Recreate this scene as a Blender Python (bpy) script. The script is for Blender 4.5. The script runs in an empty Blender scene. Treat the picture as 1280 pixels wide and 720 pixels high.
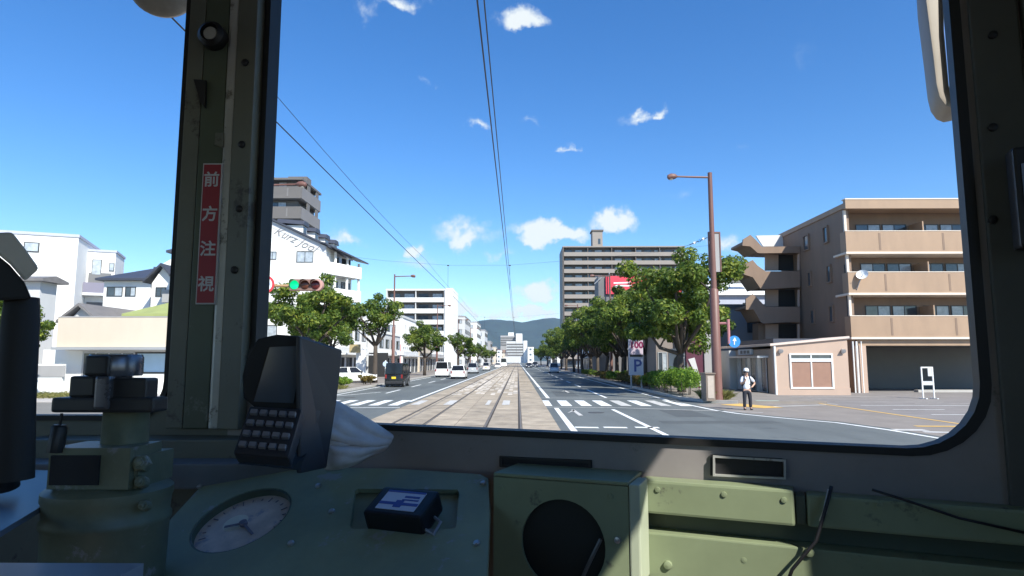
import bpy, bmesh, math, random
import numpy as np
from mathutils import Vector, Matrix

R = math.radians
SC = bpy.context.scene
COL = SC.collection
rnd = random.Random(7)

# ------------------------------------------------------------------ camera
H = 2.10                      # eye height above the street
F = 800.0                     # focal length in photo pixels (1280 wide)
PITCH, YAW = R(6.49), R(0.5)
cam = bpy.data.cameras.new('camera')
cam.sensor_width = 36.0
cam.lens = 36.0 * F / 1280.0
cam.clip_start, cam.clip_end = 0.02, 30000
cam_ob = bpy.data.objects.new('camera', cam)
COL.objects.link(cam_ob)
FW = Vector((-math.sin(YAW) * math.cos(PITCH), math.cos(YAW) * math.cos(PITCH), math.sin(PITCH)))
RT = Vector((math.cos(YAW), math.sin(YAW), 0))
UPV = RT.cross(FW)
cam_ob.matrix_world = Matrix((
    (RT.x, UPV.x, -FW.x, 0), (RT.y, UPV.y, -FW.y, 0), (RT.z, UPV.z, -FW.z, H), (0, 0, 0, 1)))
SC.camera = cam_ob
EYE = Vector((0, 0, H))

# ------------------------------------------------------------------ world, sun, exposure
SUN_EL, SUN_AZ = R(43), R(144)          # azimuth clockwise from the street direction
SUN_DIR = Vector((math.sin(SUN_AZ) * math.cos(SUN_EL), math.cos(SUN_AZ) * math.cos(SUN_EL), math.sin(SUN_EL)))
world = bpy.data.worlds.new('World')
SC.world = world
world.use_nodes = True
wn, wl = world.node_tree.nodes, world.node_tree.links
bg = wn['Background']
bg.inputs['Strength'].default_value = 0.125
sky = wn.new('ShaderNodeTexSky')
sky.sky_type = 'NISHITA'
sky.sun_disc = False
sky.sun_elevation = SUN_EL
sky.sun_rotation = SUN_AZ
sky.altitude = 300
sky.air_density = 1.0
sky.dust_density = 0.15
sky.ozone_density = 3.5
sun = bpy.data.lights.new('sun', 'SUN')
sun.energy = 4.8
sun.angle = R(0.5)
sun.color = (1.0, 0.95, 0.87)
sun_ob = bpy.data.objects.new('sun', sun)
sun_ob.rotation_euler = (-SUN_DIR).to_track_quat('-Z', 'Y').to_euler()
sun_ob.location = (20, -20, 60)
COL.objects.link(sun_ob)
SC.view_settings.view_transform = 'Standard'
SC.view_settings.look = 'None'
SC.view_settings.gamma = 1.0
SC.view_settings.exposure = 0.76
SC.view_settings.use_curve_mapping = False
SC.cycles.use_denoising = True
SC.cycles.max_bounces = 7
SC.cycles.diffuse_bounces = 4
SC.cycles.transparent_max_bounces = 12
SC.cycles.volume_bounces = 1
SC.cycles.sample_clamp_indirect = 8.0


def ray(u, v):
    return (FW * F + RT * (u - 640) + UPV * (360 - v)).normalized()


def hit(u, v, p, n):
    d = ray(u, v)
    t = (Vector(p) - EYE).dot(n) / d.dot(n)
    return EYE + d * t


def P(u, v, Y): return hit(u, v, (0, Y, 0), Vector((0, 1, 0)))
def PX(u, v, X): return hit(u, v, (X, 0, 0), Vector((1, 0, 0)))
def G(u, v, z=0.0): return hit(u, v, (0, 0, z), Vector((0, 0, 1)))


# clouds: soft patches of the sky itself, placed by compass direction and height
def build_clouds():
    tc = wn.new('ShaderNodeTexCoord')
    nz = wn.new('ShaderNodeTexNoise'); nz.inputs['Scale'].default_value = 26; nz.inputs['Detail'].default_value = 7
    nz.inputs['Roughness'].default_value = 0.62
    wl.new(tc.outputs['Generated'], nz.inputs['Vector'])
    nz2 = wn.new('ShaderNodeTexNoise'); nz2.inputs['Scale'].default_value = 9; nz2.inputs['Detail'].default_value = 4
    wl.new(tc.outputs['Generated'], nz2.inputs['Vector'])

    wz = wn.new('ShaderNodeTexNoise'); wz.inputs['Scale'].default_value = 22; wz.inputs['Detail'].default_value = 6; wz.inputs['Roughness'].default_value = .6
    wl.new(tc.outputs['Generated'], wz.inputs['Vector'])
    ws = wn.new('ShaderNodeVectorMath'); ws.operation = 'SUBTRACT'; wl.new(wz.outputs['Color'], ws.inputs[0]); ws.inputs[1].default_value = (.5, .5, .5)
    wm = wn.new('ShaderNodeVectorMath'); wm.operation = 'MULTIPLY_ADD'; wl.new(ws.outputs['Vector'], wm.inputs[0]); wm.inputs[1].default_value = (.075,) * 3; wl.new(tc.outputs['Generated'], wm.inputs[2])

    def math_(op, a, b=None, clamp=False):
        m = wn.new('ShaderNodeMath'); m.operation = op; m.use_clamp = clamp
        for i, x in enumerate((a, b)):
            if x is None: continue
            if isinstance(x, (int, float)): m.inputs[i].default_value = x
            else: wl.new(x, m.inputs[i])
        return m.outputs[0]

    def dot(vec):
        m = wn.new('ShaderNodeVectorMath'); m.operation = 'DOT_PRODUCT'
        wl.new(wm.outputs['Vector'], m.inputs[0]); m.inputs[1].default_value = vec
        return m.outputs['Value']
    clouds = [  # direction pixel, half width, half height (photo px), density
        (655, 22, 36, 20, 1.0), (600, 156, 20, 12, .75), (797, 146, 32, 13, .85), (830, 142, 12, 10, .8), (709, 184, 14, 7, .7),
        (668, 153, 16, 6, .3), (590, 293, 56, 24, .9), (690, 292, 62, 22, 1.3), (672, 304, 26, 16, .9), (765, 277, 36, 22, 1.15), (676, 366, 36, 20, 1.25),
        (520, 313, 20, 14, .75), (430, 302, 34, 16, .7), (625, 318, 26, 10, .3), (500, 8, 36, 14, .75), (455, 12, 18, 16, .45), (1003, 72, 14, 26, .16), (660, 392, 64, 17, 1.3),
        (590, 392, 62, 18, 1.15), (530, 330, 50, 18, .3), (905, 305, 26, 16, .5), (935, 186, 14, 12, .25), (850, 240, 30, 14, .18), (535, 103, 10, 7, .3), (720, 385, 60, 22, .7), (640, 374, 90, 18, .45), (620, 396, 150, 12, .8), (480, 398, 80, 12, .6)]
    dirs = []
    for (u, v, a, b, k) in clouds:
        c = ray(u, v)
        dirs.append((c, a / F, b / F, k))
    for i in range(26):               # the same small cumulus over the rest of the sky
        az = R(rnd.uniform(55, 305)); el = R(rnd.choice((3, 5, 9, 12, 16, 24, 35)))
        c = Vector((math.sin(az) * math.cos(el), math.cos(az) * math.cos(el), math.sin(el)))
        w = rnd.uniform(.03, .09)
        dirs.append((c, w, w * rnd.uniform(.3, .55), rnd.uniform(.5, 1.0)))
    tot = None
    for (c, a, b, k) in dirs:
        r = Vector((c.y, -c.x, 0)).normalized()
        up = r.cross(c).normalized()
        x = math_('MULTIPLY', dot(r), 1 / a)
        y = math_('MULTIPLY', dot(up), 1 / b)
        # flatter below than above
        y = math_('MAXIMUM', y, math_('MULTIPLY', y, -1.35))
        d2 = math_('ADD', math_('MULTIPLY', x, x), math_('MULTIPLY', y, y))
        m = math_('SUBTRACT', 1.0, math_('SQRT', d2))
        f = math_('GREATER_THAN', dot(c), 0.2)
        m = math_('MULTIPLY', math_('MAXIMUM', m, 0.0), f)
        m = math_('MULTIPLY', m, k)
        tot = m if tot is None else math_('MAXIMUM', tot, m)
    n = math_('SUBTRACT', nz.outputs['Fac'], 0.5)
    n2 = math_('SUBTRACT', nz2.outputs['Fac'], 0.5)
    edge = math_('ADD', math_('MULTIPLY', n, 2.6), math_('MULTIPLY', n2, 1.0))
    cov = math_('MULTIPLY', tot, math_('ADD', 1.25, math_('MULTIPLY', edge, 1.0)))
    cov = math_('ADD', cov, math_('MULTIPLY', edge, math_('MULTIPLY', math_('MINIMUM', tot, .3), .9)))
    ramp = wn.new('ShaderNodeMapRange'); ramp.interpolation_type = 'SMOOTHSTEP'
    ramp.inputs['From Min'].default_value = 0.06; ramp.inputs['From Max'].default_value = 1.0
    wl.new(cov, ramp.inputs['Value'])
    fac = math_('MULTIPLY', ramp.outputs['Result'], 0.95)
    ccol = wn.new('ShaderNodeMix'); ccol.data_type = 'RGBA'
    ccol.inputs['A'].default_value = (3.3, 3.95, 4.75, 1); ccol.inputs['B'].default_value = (4.7, 4.85, 5.0, 1)
    wl.new(math_('MULTIPLY', cov, 1.1, True), ccol.inputs['Factor'])
    sat = wn.new('ShaderNodeHueSaturation'); sat.inputs['Saturation'].default_value = 1.30; sat.inputs['Hue'].default_value = 0.508
    wl.new(sky.outputs['Color'], sat.inputs['Color'])
    mix = wn.new('ShaderNodeMix'); mix.data_type = 'RGBA'
    wl.new(fac, mix.inputs['Factor']); wl.new(sat.outputs['Color'], mix.inputs['A']); wl.new(ccol.outputs['Result'], mix.inputs['B'])
    wl.new(mix.outputs['Result'], bg.inputs['Color'])


build_clouds()


# ------------------------------------------------------------------ materials
def lin(c): return tuple(x / 12.92 if x <= .04045 else ((x + .055) / 1.055) ** 2.4 for x in c)
def rgb(r, g, b): return lin((r / 255, g / 255, b / 255))


MATS = {}


def mat(name, col, rough=.6, metal=0.0, var=0.0, scale=6.0, bump=0.0, bscale=60.0, stretch=None, island=0.0, spec=.5, emit=None, objrand=0.0, bdist=.02, wear=None):
    if name in MATS: return MATS[name]
    m = bpy.data.materials.new(name); m.use_nodes = True
    n, l = m.node_tree.nodes, m.node_tree.links
    b = n['Principled BSDF']
    b.inputs['Base Color'].default_value = (*col, 1); b.inputs['Roughness'].default_value = rough
    b.inputs['Metallic'].default_value = metal; b.inputs['Specular IOR Level'].default_value = spec
    tc = n.new('ShaderNodeTexCoord')
    src = None
    if var > 0:
        t = n.new('ShaderNodeTexNoise'); t.inputs['Scale'].default_value = scale; t.inputs['Detail'].default_value = 6; t.inputs['Roughness'].default_value = .65
        vec = tc.outputs['Object']
        if stretch:
            mp = n.new('ShaderNodeMapping'); mp.inputs['Scale'].default_value = stretch
            l.new(vec, mp.inputs['Vector']); vec = mp.outputs['Vector']
        l.new(vec, t.inputs['Vector'])
        mr = n.new('ShaderNodeMapRange'); mr.inputs['From Min'].default_value = .3; mr.inputs['From Max'].default_value = .7
        mr.inputs['To Min'].default_value = 1 - var; mr.inputs['To Max'].default_value = 1 + var
        l.new(t.outputs['Fac'], mr.inputs['Value']); src = mr.outputs['Result']
        rr = n.new('ShaderNodeMapRange'); rr.inputs['To Min'].default_value = max(.05, rough - .12); rr.inputs['To Max'].default_value = min(1, rough + .12)
        l.new(t.outputs['Fac'], rr.inputs['Value']); l.new(rr.outputs['Result'], b.inputs['Roughness'])

    def chain(fac_out, amp):
        nonlocal src
        mr = n.new('ShaderNodeMapRange'); mr.inputs['To Min'].default_value = 1 - amp; mr.inputs['To Max'].default_value = 1 + amp
        l.new(fac_out, mr.inputs['Value'])
        if src is None: src = mr.outputs['Result']
        else:
            mm = n.new('ShaderNodeMath'); mm.operation = 'MULTIPLY'; l.new(src, mm.inputs[0]); l.new(mr.outputs['Result'], mm.inputs[1]); src = mm.outputs[0]
    if island > 0:
        g = n.new('ShaderNodeNewGeometry'); chain(g.outputs['Random Per Island'], island)
    if objrand > 0:
        oi = n.new('ShaderNodeObjectInfo'); chain(oi.outputs['Random'], objrand)
    if src is not None:
        vm = n.new('ShaderNodeVectorMath'); vm.operation = 'SCALE'; vm.inputs[0].default_value = col
        l.new(src, vm.inputs['Scale']); l.new(vm.outputs['Vector'], b.inputs['Base Color'])
    if wear:
        wt = n.new('ShaderNodeTexNoise'); wt.inputs['Scale'].default_value = wear[1]; wt.inputs['Detail'].default_value = 9; wt.inputs['Roughness'].default_value = .7
        l.new(tc.outputs['Object'], wt.inputs['Vector'])
        wr = n.new('ShaderNodeMapRange'); wr.inputs['From Min'].default_value = wear[2]; wr.inputs['From Max'].default_value = wear[2] + .05
        l.new(wt.outputs['Fac'], wr.inputs['Value'])
        wm_ = n.new('ShaderNodeMix'); wm_.data_type = 'RGBA'; wm_.inputs['B'].default_value = (*wear[0], 1)
        if b.inputs['Base Color'].is_linked: l.new(b.inputs['Base Color'].links[0].from_socket, wm_.inputs['A'])
        else: wm_.inputs['A'].default_value = (*col, 1)
        l.new(wr.outputs['Result'], wm_.inputs['Factor']); l.new(wm_.outputs['Result'], b.inputs['Base Color'])
    if bump > 0:
        t2 = n.new('ShaderNodeTexNoise'); t2.inputs['Scale'].default_value = bscale; t2.inputs['Detail'].default_value = 4
        l.new(tc.outputs['Object'], t2.inputs['Vector'])
        bp = n.new('ShaderNodeBump'); bp.inputs['Strength'].default_value = bump; bp.inputs['Distance'].default_value = bdist
        l.new(t2.outputs['Fac'], bp.inputs['Height']); l.new(bp.outputs['Normal'], b.inputs['Normal'])
    if emit:
        b.inputs['Emission Color'].default_value = (*emit[0], 1); b.inputs['Emission Strength'].default_value = emit[1]
    MATS[name] = m
    return m


def leaf_mat(name, c1, c2, c3):
    m = bpy.data.materials.new(name); m.use_nodes = True
    n, l = m.node_tree.nodes, m.node_tree.links
    b = n['Principled BSDF']; b.inputs['Roughness'].default_value = .5; b.inputs['Specular IOR Level'].default_value = .3
    g = n.new('ShaderNodeNewGeometry'); tc = n.new('ShaderNodeTexCoord')
    t = n.new('ShaderNodeTexNoise'); t.inputs['Scale'].default_value = .9; t.inputs['Detail'].default_value = 2
    l.new(tc.outputs['Object'], t.inputs['Vector'])
    ad = n.new('ShaderNodeMath'); ad.operation = 'MULTIPLY_ADD'; ad.inputs[1].default_value = .55
    l.new(g.outputs['Random Per Island'], ad.inputs[0])
    mr = n.new('ShaderNodeMapRange'); mr.inputs['From Min'].default_value = .32; mr.inputs['From Max'].default_value = .7; mr.inputs['To Max'].default_value = .5
    l.new(t.outputs['Fac'], mr.inputs['Value']); l.new(mr.outputs['Result'], ad.inputs[2])
    r = n.new('ShaderNodeValToRGB'); e = r.color_ramp.elements
    e[0].position = .15; e[0].color = (*c1, 1); e[1].position = .95; e[1].color = (*c3, 1)
    k = e.new(.55); k.color = (*c2, 1)
    l.new(ad.outputs[0], r.inputs['Fac']); l.new(r.outputs['Color'], b.inputs['Base Color'])
    tr = n.new('ShaderNodeBsdfTranslucent'); l.new(r.outputs['Color'], tr.inputs['Color'])
    mx = n.new('ShaderNodeMixShader'); mx.inputs[0].default_value = .42
    l.new(b.outputs[0], mx.inputs[1]); l.new(tr.outputs[0], mx.inputs[2]); l.new(mx.outputs[0], n['Material Output'].inputs['Surface'])
    MATS[name] = m
    return m


def clear_mat(name, c):
    m = bpy.data.materials.new(name); m.use_nodes = True
    n, l = m.node_tree.nodes, m.node_tree.links
    t = n.new('ShaderNodeBsdfTransparent'); t.inputs['Color'].default_value = (*c, 1)
    l.new(t.outputs[0], n['Material Output'].inputs['Surface'])
    n.remove(n['Principled BSDF'])
    MATS[name] = m
    return m


W_WHITE = mat('white_render', (.80, .79, .76), .75, var=.05, scale=.6, stretch=(1, 1, .25))
W_CREAM = mat('cream_render', (.58, .50, .40), .75, var=.06, scale=.5, stretch=(1, 1, .3), bump=.1)
W_PEACH = mat('peach_render', (.45, .325, .255), .8, var=.07, scale=.7, stretch=(1, 1, .3), bump=.15)
W_TAN = mat('tan_tile', (.35, .235, .155), .6, var=.1, scale=1.1, stretch=(1, 1, .3), bump=.2, bscale=30)
W_BROWN = mat('brown_shade_tile', (.225, .15, .105), .65, var=.12, scale=1.1, stretch=(1, 1, .3), bump=.25, bscale=30)  # darkened copy of the tan tile; shade of stair and side wall painted in
W_GREY = mat('grey_render', (.34, .33, .33), .75, var=.08, scale=.5, stretch=(1, 1, .3))
W_LGREY = mat('light_grey_render', (.55, .55, .55), .75, var=.07, scale=.5, stretch=(1, 1, .3))
W_TAUPE = mat('taupe_tile', (.12, .10, .09), .7, var=.06, scale=.4)
W_TAUPE_L = mat('taupe_parapet', (.27, .235, .21), .7, var=.06, scale=.4)
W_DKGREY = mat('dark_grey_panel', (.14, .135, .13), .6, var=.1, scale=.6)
W_BLUEGREY = mat('blue_grey_render', (.42, .44, .52), .75, var=.06, scale=.5)
W_PLUM = mat('plum_cladding', (.095, .022, .042), .5, var=.1, scale=1.0)
W_PINK = mat('pink_render', (.62, .33, .34), .7, var=.08, scale=.8)
ROOF_DARK = mat('dark_roof_tile', (.05, .055, .075), .5, var=.12, scale=2)
ROOF_GREY = mat('grey_roof_tile', (.17, .16, .16), .6, var=.15, scale=2)
ROOF_GREEN = mat('green_roof_metal', (.30, .33, .12), .55, var=.1, scale=1.5)
GLASS = mat('window_glass', (.055, .07, .085), .08, spec=.8, var=.35, scale=1.2)
GLASS_L = mat('curtained_glass', (.38, .42, .46), .12, spec=.7, var=.3, scale=2.0)
BLIND_BROWN = mat('brown_blind', (.30, .17, .12), .4, var=.08, scale=2)
BLIND_BLUE = mat('pale_blue_blind', (.40, .56, .70), .35, var=.06, scale=2)
FRAME_DK = mat('dark_window_frame', (.05, .05, .05), .4)
FRAME_W = mat('white_window_frame', (.75, .75, .74), .4)
FRAME_AL = mat('aluminium_frame', (.45, .45, .46), .4, metal=.4)
VOID = mat('opening_shade', (.018, .018, .02), .8)  # near-black colour stands in for the shade inside openings
POLE_BROWN = mat('brown_painted_steel', (.165, .078, .062), .5, var=.14, scale=3, stretch=(1, 1, .2))
POLE_GREY = mat('galvanised_steel', (.38, .38, .39), .45, metal=.3, var=.1, scale=4)
CONCRETE = mat('concrete', (.42, .40, .37), .85, var=.12, scale=1.5, bump=.2)
KERB = mat('kerb_concrete', (.45, .43, .40), .85, var=.12, scale=2.5, bump=.2)
PAVING = mat('pavement_surface', (.235, .205, .18), .85, var=.14, scale=.9, bump=.25, bscale=25)
LOT = mat('parking_lot_asphalt', (.215, .195, .185), .85, var=.16, scale=.5, bump=.25, bscale=30)
LINE = mat('white_road_paint', (.78, .78, .76), .7, var=.16, scale=2.2, wear=((.36, .37, .36), 5, .60))
LINE_WORN = mat('worn_road_paint', (.52, .50, .47), .75, var=.3, scale=3.5)
LINE_Y = mat('yellow_road_paint', (.68, .42, .12), .7, var=.15, scale=2.5)
STEEL = mat('rail_steel', (.15, .125, .10), .55, metal=.0, var=.2, scale=3)
WIRE = mat('wire_black', (.03, .03, .035), .5)
RED = mat('sign_red', (.62, .05, .06), .5)
RED_BB = mat('billboard_red', (.66, .045, .075), .5, var=.08, scale=.7)
BLUE = mat('sign_blue', (.03, .22, .62), .4)
SIGNW = mat('sign_white', (.80, .80, .80), .5)
NAVY = mat('sign_navy', (.04, .07, .25), .5)
MAGENTA = mat('sign_magenta', (.75, .28, .42), .5)
BLACK = mat('black_plastic', (.012, .012, .014), .45)
GRASS = leaf_mat('weed_leaf', (.10, .11, .03), (.20, .20, .06), (.30, .26, .10))
LEAF = leaf_mat('tree_leaf', (.034, .072, .014), (.125, .20, .032), (.36, .38, .06))
LEAF_D = leaf_mat('dark_tree_leaf', (.03, .064, .014), (.10, .17, .028), (.29, .33, .05))
LEAF_Y = leaf_mat('hedge_leaf', (.05, .12, .015), (.15, .27, .03), (.30, .40, .05))
LEAF_B = leaf_mat('dry_hedge_leaf', (.10, .09, .02), (.24, .19, .05), (.36, .25, .08))
BARK = mat('bark', (.075, .058, .046), .9, var=.3, scale=4, stretch=(1, 1, .35), bump=.5, bscale=18)
WINDSCREEN = clear_mat('clear_windscreen', (.97, .985, .975))


# ------------------------------------------------------------------ mesh helpers
class MB:
    def __init__(s): s.v, s.f, s.mi = [], [], []

    def add(s, vs, fs, mi=0):
        o = len(s.v); s.v += [tuple(x) for x in vs]; s.f += [tuple(i + o for i in f) for f in fs]; s.mi += [mi] * len(fs); return s

    def box(s, a, b, mi=0):
        x0, y0, z0 = a; x1, y1, z1 = b
        if x0 > x1: x0, x1 = x1, x0
        if y0 > y1: y0, y1 = y1, y0
        if z0 > z1: z0, z1 = z1, z0
        return s.add([(x0, y0, z0), (x1, y0, z0), (x1, y1, z0), (x0, y1, z0), (x0, y0, z1), (x1, y0, z1), (x1, y1, z1), (x0, y1, z1)],
                     [(0, 3, 2, 1), (4, 5, 6, 7), (0, 1, 5, 4), (1, 2, 6, 5), (2, 3, 7, 6), (3, 0, 4, 7)], mi)

    def obox(s, c, ax, ay, az, mi=0):       # oriented box: centre and half-axis vectors
        c, ax, ay, az = map(Vector, (c, ax, ay, az))
        if ax.cross(ay).dot(az) < 0: ax = -ax
        vs = [c + ax * i + ay * j + az * k for k in (-1, 1) for (i, j) in ((-1, -1), (1, -1), (1, 1), (-1, 1))]
        return s.add(vs, [(0, 3, 2, 1), (4, 5, 6, 7), (0, 1, 5, 4), (1, 2, 6, 5), (2, 3, 7, 6), (3, 0, 4, 7)], mi)

    def prism(s, poly, d, mi=0):            # polygon swept along vector d
        poly = [Vector(p) for p in poly]; d = Vector(d); n = len(poly)
        nn = Vector((0, 0, 0))
        for i in range(n): nn += (poly[i] - poly[0]).cross(poly[(i + 1) % n] - poly[0])
        if nn.dot(d) > 0: poly = poly[::-1]
        vs = poly + [p + d for p in poly]
        fs = [tuple(range(n)), tuple(range(2 * n - 1, n - 1, -1))] + [(i, i + n, (i + 1) % n + n, (i + 1) % n) for i in range(n)]
        return s.add(vs, fs, mi)

    def tube(s, pts, rad, n=8, mi=0, cap=True):
        pts = [Vector(p) for p in pts]
        if not isinstance(rad, (list, tuple)): rad = [rad] * len(pts)
        vs, fs = [], []
        ref = None
        for i, p in enumerate(pts):
            t = (pts[min(i + 1, len(pts) - 1)] - pts[max(i - 1, 0)]).normalized()
            if ref is None:
                ref = Vector((0, 0, 1)) if abs(t.z) < .9 else Vector((1, 0, 0))
            a = t.cross(ref).normalized(); b = t.cross(a).normalized(); ref = -b if False else ref
            for k in range(n):
                w = 2 * math.pi * k / n
                vs.append(p + (a * math.cos(w) + b * math.sin(w)) * rad[i])
        for i in range(len(pts) - 1):
            for k in range(n):
                fs.append((i * n + k, i * n + (k + 1) % n, (i + 1) * n + (k + 1) % n, (i + 1) * n + k))
        if cap: fs += [tuple(range(n))[::-1], tuple(range((len(pts) - 1) * n, len(pts) * n))]
        return s.add(vs, fs, mi)

    def lathe(s, prof, c, axis=(0, 0, 1), n=24, mi=0, cap=True):   # profile (radius, height)
        c, ax = Vector(c), Vector(axis).normalized()
        ref = Vector((0, 0, 1)) if abs(ax.z) < .9 else Vector((1, 0, 0))
        a = ax.cross(ref).normalized(); b = ax.cross(a).normalized()
        vs = [c + ax * h + (a * math.cos(2 * math.pi * k / n) + b * math.sin(2 * math.pi * k / n)) * max(r, 1e-4) for r, h in prof for k in range(n)]
        fs = [(i * n + k, i * n + (k + 1) % n, (i + 1) * n + (k + 1) % n, (i + 1) * n + k) for i in range(len(prof) - 1) for k in range(n)]
        m = len(prof) - 1
        if cap: fs += [tuple(range(n))[::-1], tuple(range(m * n, m * n + n))]
        return s.add(vs, fs, mi)

    def build(s, name, m, parent=None, smooth=False, local=False, bevel=0.0, kind=None):
        me = bpy.data.meshes.new(name)
        off = Vector((0, 0, 0))
        if parent is not None and not local:
            q = parent
            while q is not None: off += q.location; q = q.parent
        me.from_pydata([(x - off.x, y - off.y, z - off.z) for x, y, z in s.v], [], s.f)
        ms = m if isinstance(m, (list, tuple)) else [m]
        for k in ms: me.materials.append(k)
        if len(ms) > 1: me.polygons.foreach_set('material_index', s.mi)
        if bevel > 0:
            bm = bmesh.new(); bm.from_mesh(me)
            bmesh.ops.remove_doubles(bm, verts=bm.verts, dist=1e-6)
            es = [e for e in bm.edges if len(e.link_faces) == 2 and e.calc_face_angle(0) > .5]
            bmesh.ops.bevel(bm, geom=es, offset=bevel, segments=2, profile=.6, affect='EDGES', clamp_overlap=True)
            bm.to_mesh(me); bm.free()
        if smooth:
            me.polygons.foreach_set('use_smooth', [True] * len(me.polygons))
            if smooth != 'all': me.set_sharp_from_angle(angle=R(40))
        me.update()
        o = bpy.data.objects.new(name, me); COL.objects.link(o)
        if parent is not None: o.parent = parent
        if kind: o['kind'] = kind
        return o


def tag(o, label, cat, group=None):
    o['label'] = label; o['category'] = cat
    if group: o['group'] = group
    return o


def empty(name, loc, label=None, cat=None, group=None, rz=0.0):
    o = bpy.data.objects.new(name, None); o.empty_display_size = .2
    o.location = loc; o.rotation_euler = (0, 0, rz); COL.objects.link(o)
    if label: tag(o, label, cat, group)
    return o


def dup(root, loc, rz=None, label=None, group=None):
    def cp(o, par):
        c = o.copy(); COL.objects.link(c)
        if par is not None: c.parent = par
        for k in list(o.children): cp(k, c)
        return c
    r = cp(root, None); r.location = loc
    if rz is not None: r.rotation_euler = (0, 0, rz)
    if label: r['label'] = label
    if group: r['group'] = group
    return r


def structure(o): o['kind'] = 'structure'; return o


def text_mesh(body, size, depth=.0, shear=0.0, bold=0.0, align='CENTER'):
    c = bpy.data.curves.new('lettering', 'FONT'); c.body = body; c.size = size; c.align_x = align; c.align_y = 'CENTER'
    c.extrude = depth; c.shear = shear; c.offset = bold; c.resolution_u = 2
    o = bpy.data.objects.new('lettering', c); COL.objects.link(o)
    dg = bpy.context.evaluated_depsgraph_get(); dg.update()
    me = bpy.data.meshes.new_from_object(o.evaluated_get(dg))
    bpy.data.objects.remove(o); bpy.data.curves.remove(c)
    return me


def put_text(name, body, size, m, parent, origin, ax, ay, **k):
    """lettering lying in the plane ax (reading direction), ay (up) at a world point"""
    me = text_mesh(body, size, **k)
    ax, ay = Vector(ax).normalized(), Vector(ay).normalized(); az = ax.cross(ay)
    off = Vector((0, 0, 0)); q = parent
    while q is not None: off += q.location; q = q.parent
    o0 = Vector(origin) - off
    for v in me.vertices:
        v.co = o0 + ax * v.co.x + ay * v.co.y + az * v.co.z
    me.materials.clear(); me.materials.append(m)
    o = bpy.data.objects.new(name, me); COL.objects.link(o); o.parent = parent
    return o


# ------------------------------------------------------------------ ground, road, tracks
g = MB(); g.add([(-6000, -300, -.03), (6000, -300, -.03), (6000, 6500, -.03), (-6000, 6500, -.03)], [(0, 1, 2, 3)])
structure(g.build('ground', mat('town_ground', (.22, .21, .19), .9, var=.2, scale=.05)))

LINE_L, LINE_R = -5.58, 1.72      # white lines each side of the tram bed
KERB_L, KERB_R = -11.75, 8.85
ROADM = mat('road_asphalt', (.118, .130, .128), .8, var=.2, scale=.5, stretch=(1, .22, 1), bump=.3, bscale=40, wear=((.085, .092, .092), .35, .6))
rd = MB()
rd.add([(-60, -40, 0), (60, -40, 0), (60, 4, 0), (-60, 4, 0)], [(0, 1, 2, 3)])
rd.add([(KERB_L - .5, 4, 0), (14, 4, 0), (14, 1500, 0), (KERB_L - .5, 1500, 0)], [(0, 1, 2, 3)])
ROAD = structure(rd.build('road', ROADM))

# tram bed: separate concrete slabs with open joints and a rail groove
BED_L, BED_R = -5.25, 1.30
RAILS = (-4.22, -3.07, -1.05, .10)
bedm = mat('tram_bed_base', (.16, .135, .115), .9, var=.2, scale=1.5)
bb = MB(); bb.box((BED_L, -20, -.02), (BED_R, 900, .006))
BED = structure(bb.build('tram_bed', bedm))
slabm = mat('tram_bed_slab', (.335, .275, .205), .85, var=.32, scale=1.1, island=.26, bump=.3, bscale=20, objrand=.13)
strips = [(BED_L, RAILS[0] - .05), (RAILS[0] + .09, RAILS[1] - .09), (RAILS[1] + .05, RAILS[2] - .05), (RAILS[2] + .09, RAILS[3] - .09), (RAILS[3] + .05, BED_R)]
sb = MB(); y = -10.0
while y < 420:
    L = 2.4 if y < 140 else 9.6
    for k, (a, b) in enumerate(strips):
        cols = [(a, b)] if k != 2 else [(a, (a + b) / 2 - .012), ((a + b) / 2 + .012, b)]
        for (a_, b_) in cols:
            h = .012 + rnd.uniform(0, .006)
            if 19 < y < 46:
                one = MB(); one.box((a_, y + .012, .0), (b_, y + L - .012, h)); one.build('slab', slabm, BED)
            else: sb.box((a_, y + .012, .0), (b_, y + L - .012, h))
    y += L
o = sb.build('track_slab', slabm, BED, kind='stuff')
# lighter relaid patches farther ahead
patchm = mat('relaid_slab', (.52, .46, .39), .85, var=.24, scale=1.4, island=.25, bump=.3, bscale=20)
pb = MB(); y = 40.0
while y < 150:
    for (a, b) in ((strips[1][0], strips[1][1]), (strips[2][0], -2.1), (-2.0, strips[2][1]), (strips[3][0], strips[3][1])):
        n = 3
        for k in range(n):
            if rnd.random() < (.66 if 46 < y < 110 else .35):
                w = (b - a) / n
                pb.box((a + w * k + .02, y + .02, .006), (a + w * (k + 1) - .02, y + 1.18, .021 + rnd.uniform(0, .003)))
    y += 1.2
pb.build('relaid_paving', patchm, BED, kind='stuff')
TR = structure(empty('tram_track', (0, 0, 0)))
for x in RAILS:
    r_ = MB(); r_.box((x - .027, -20, .0), (x + .027, 900, .02)); r_.build('rail', STEEL, TR)
    q = MB(); sgn = 1 if x in (RAILS[0], RAILS[2]) else -1
    q.box((x + sgn * .034, -20, .0), (x + sgn * .082, 900, .008)); q.build('rail_groove', mat('groove_dark', (.05, .042, .035), .9), TR)  # plain dark strip along the rail groove

# painted markings
MK = structure(empty('road_marking', (0, 0, 0)))
Z1 = .008


def quad(pts, name, m, z=Z1):
    b = MB(); b.add([(p[0], p[1], z) for p in pts], [tuple(range(len(pts)))]); o = b.build(name, m, MK)
    if o.data.polygons[0].normal.z < 0: o.data.flip_normals()
    return o


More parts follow.
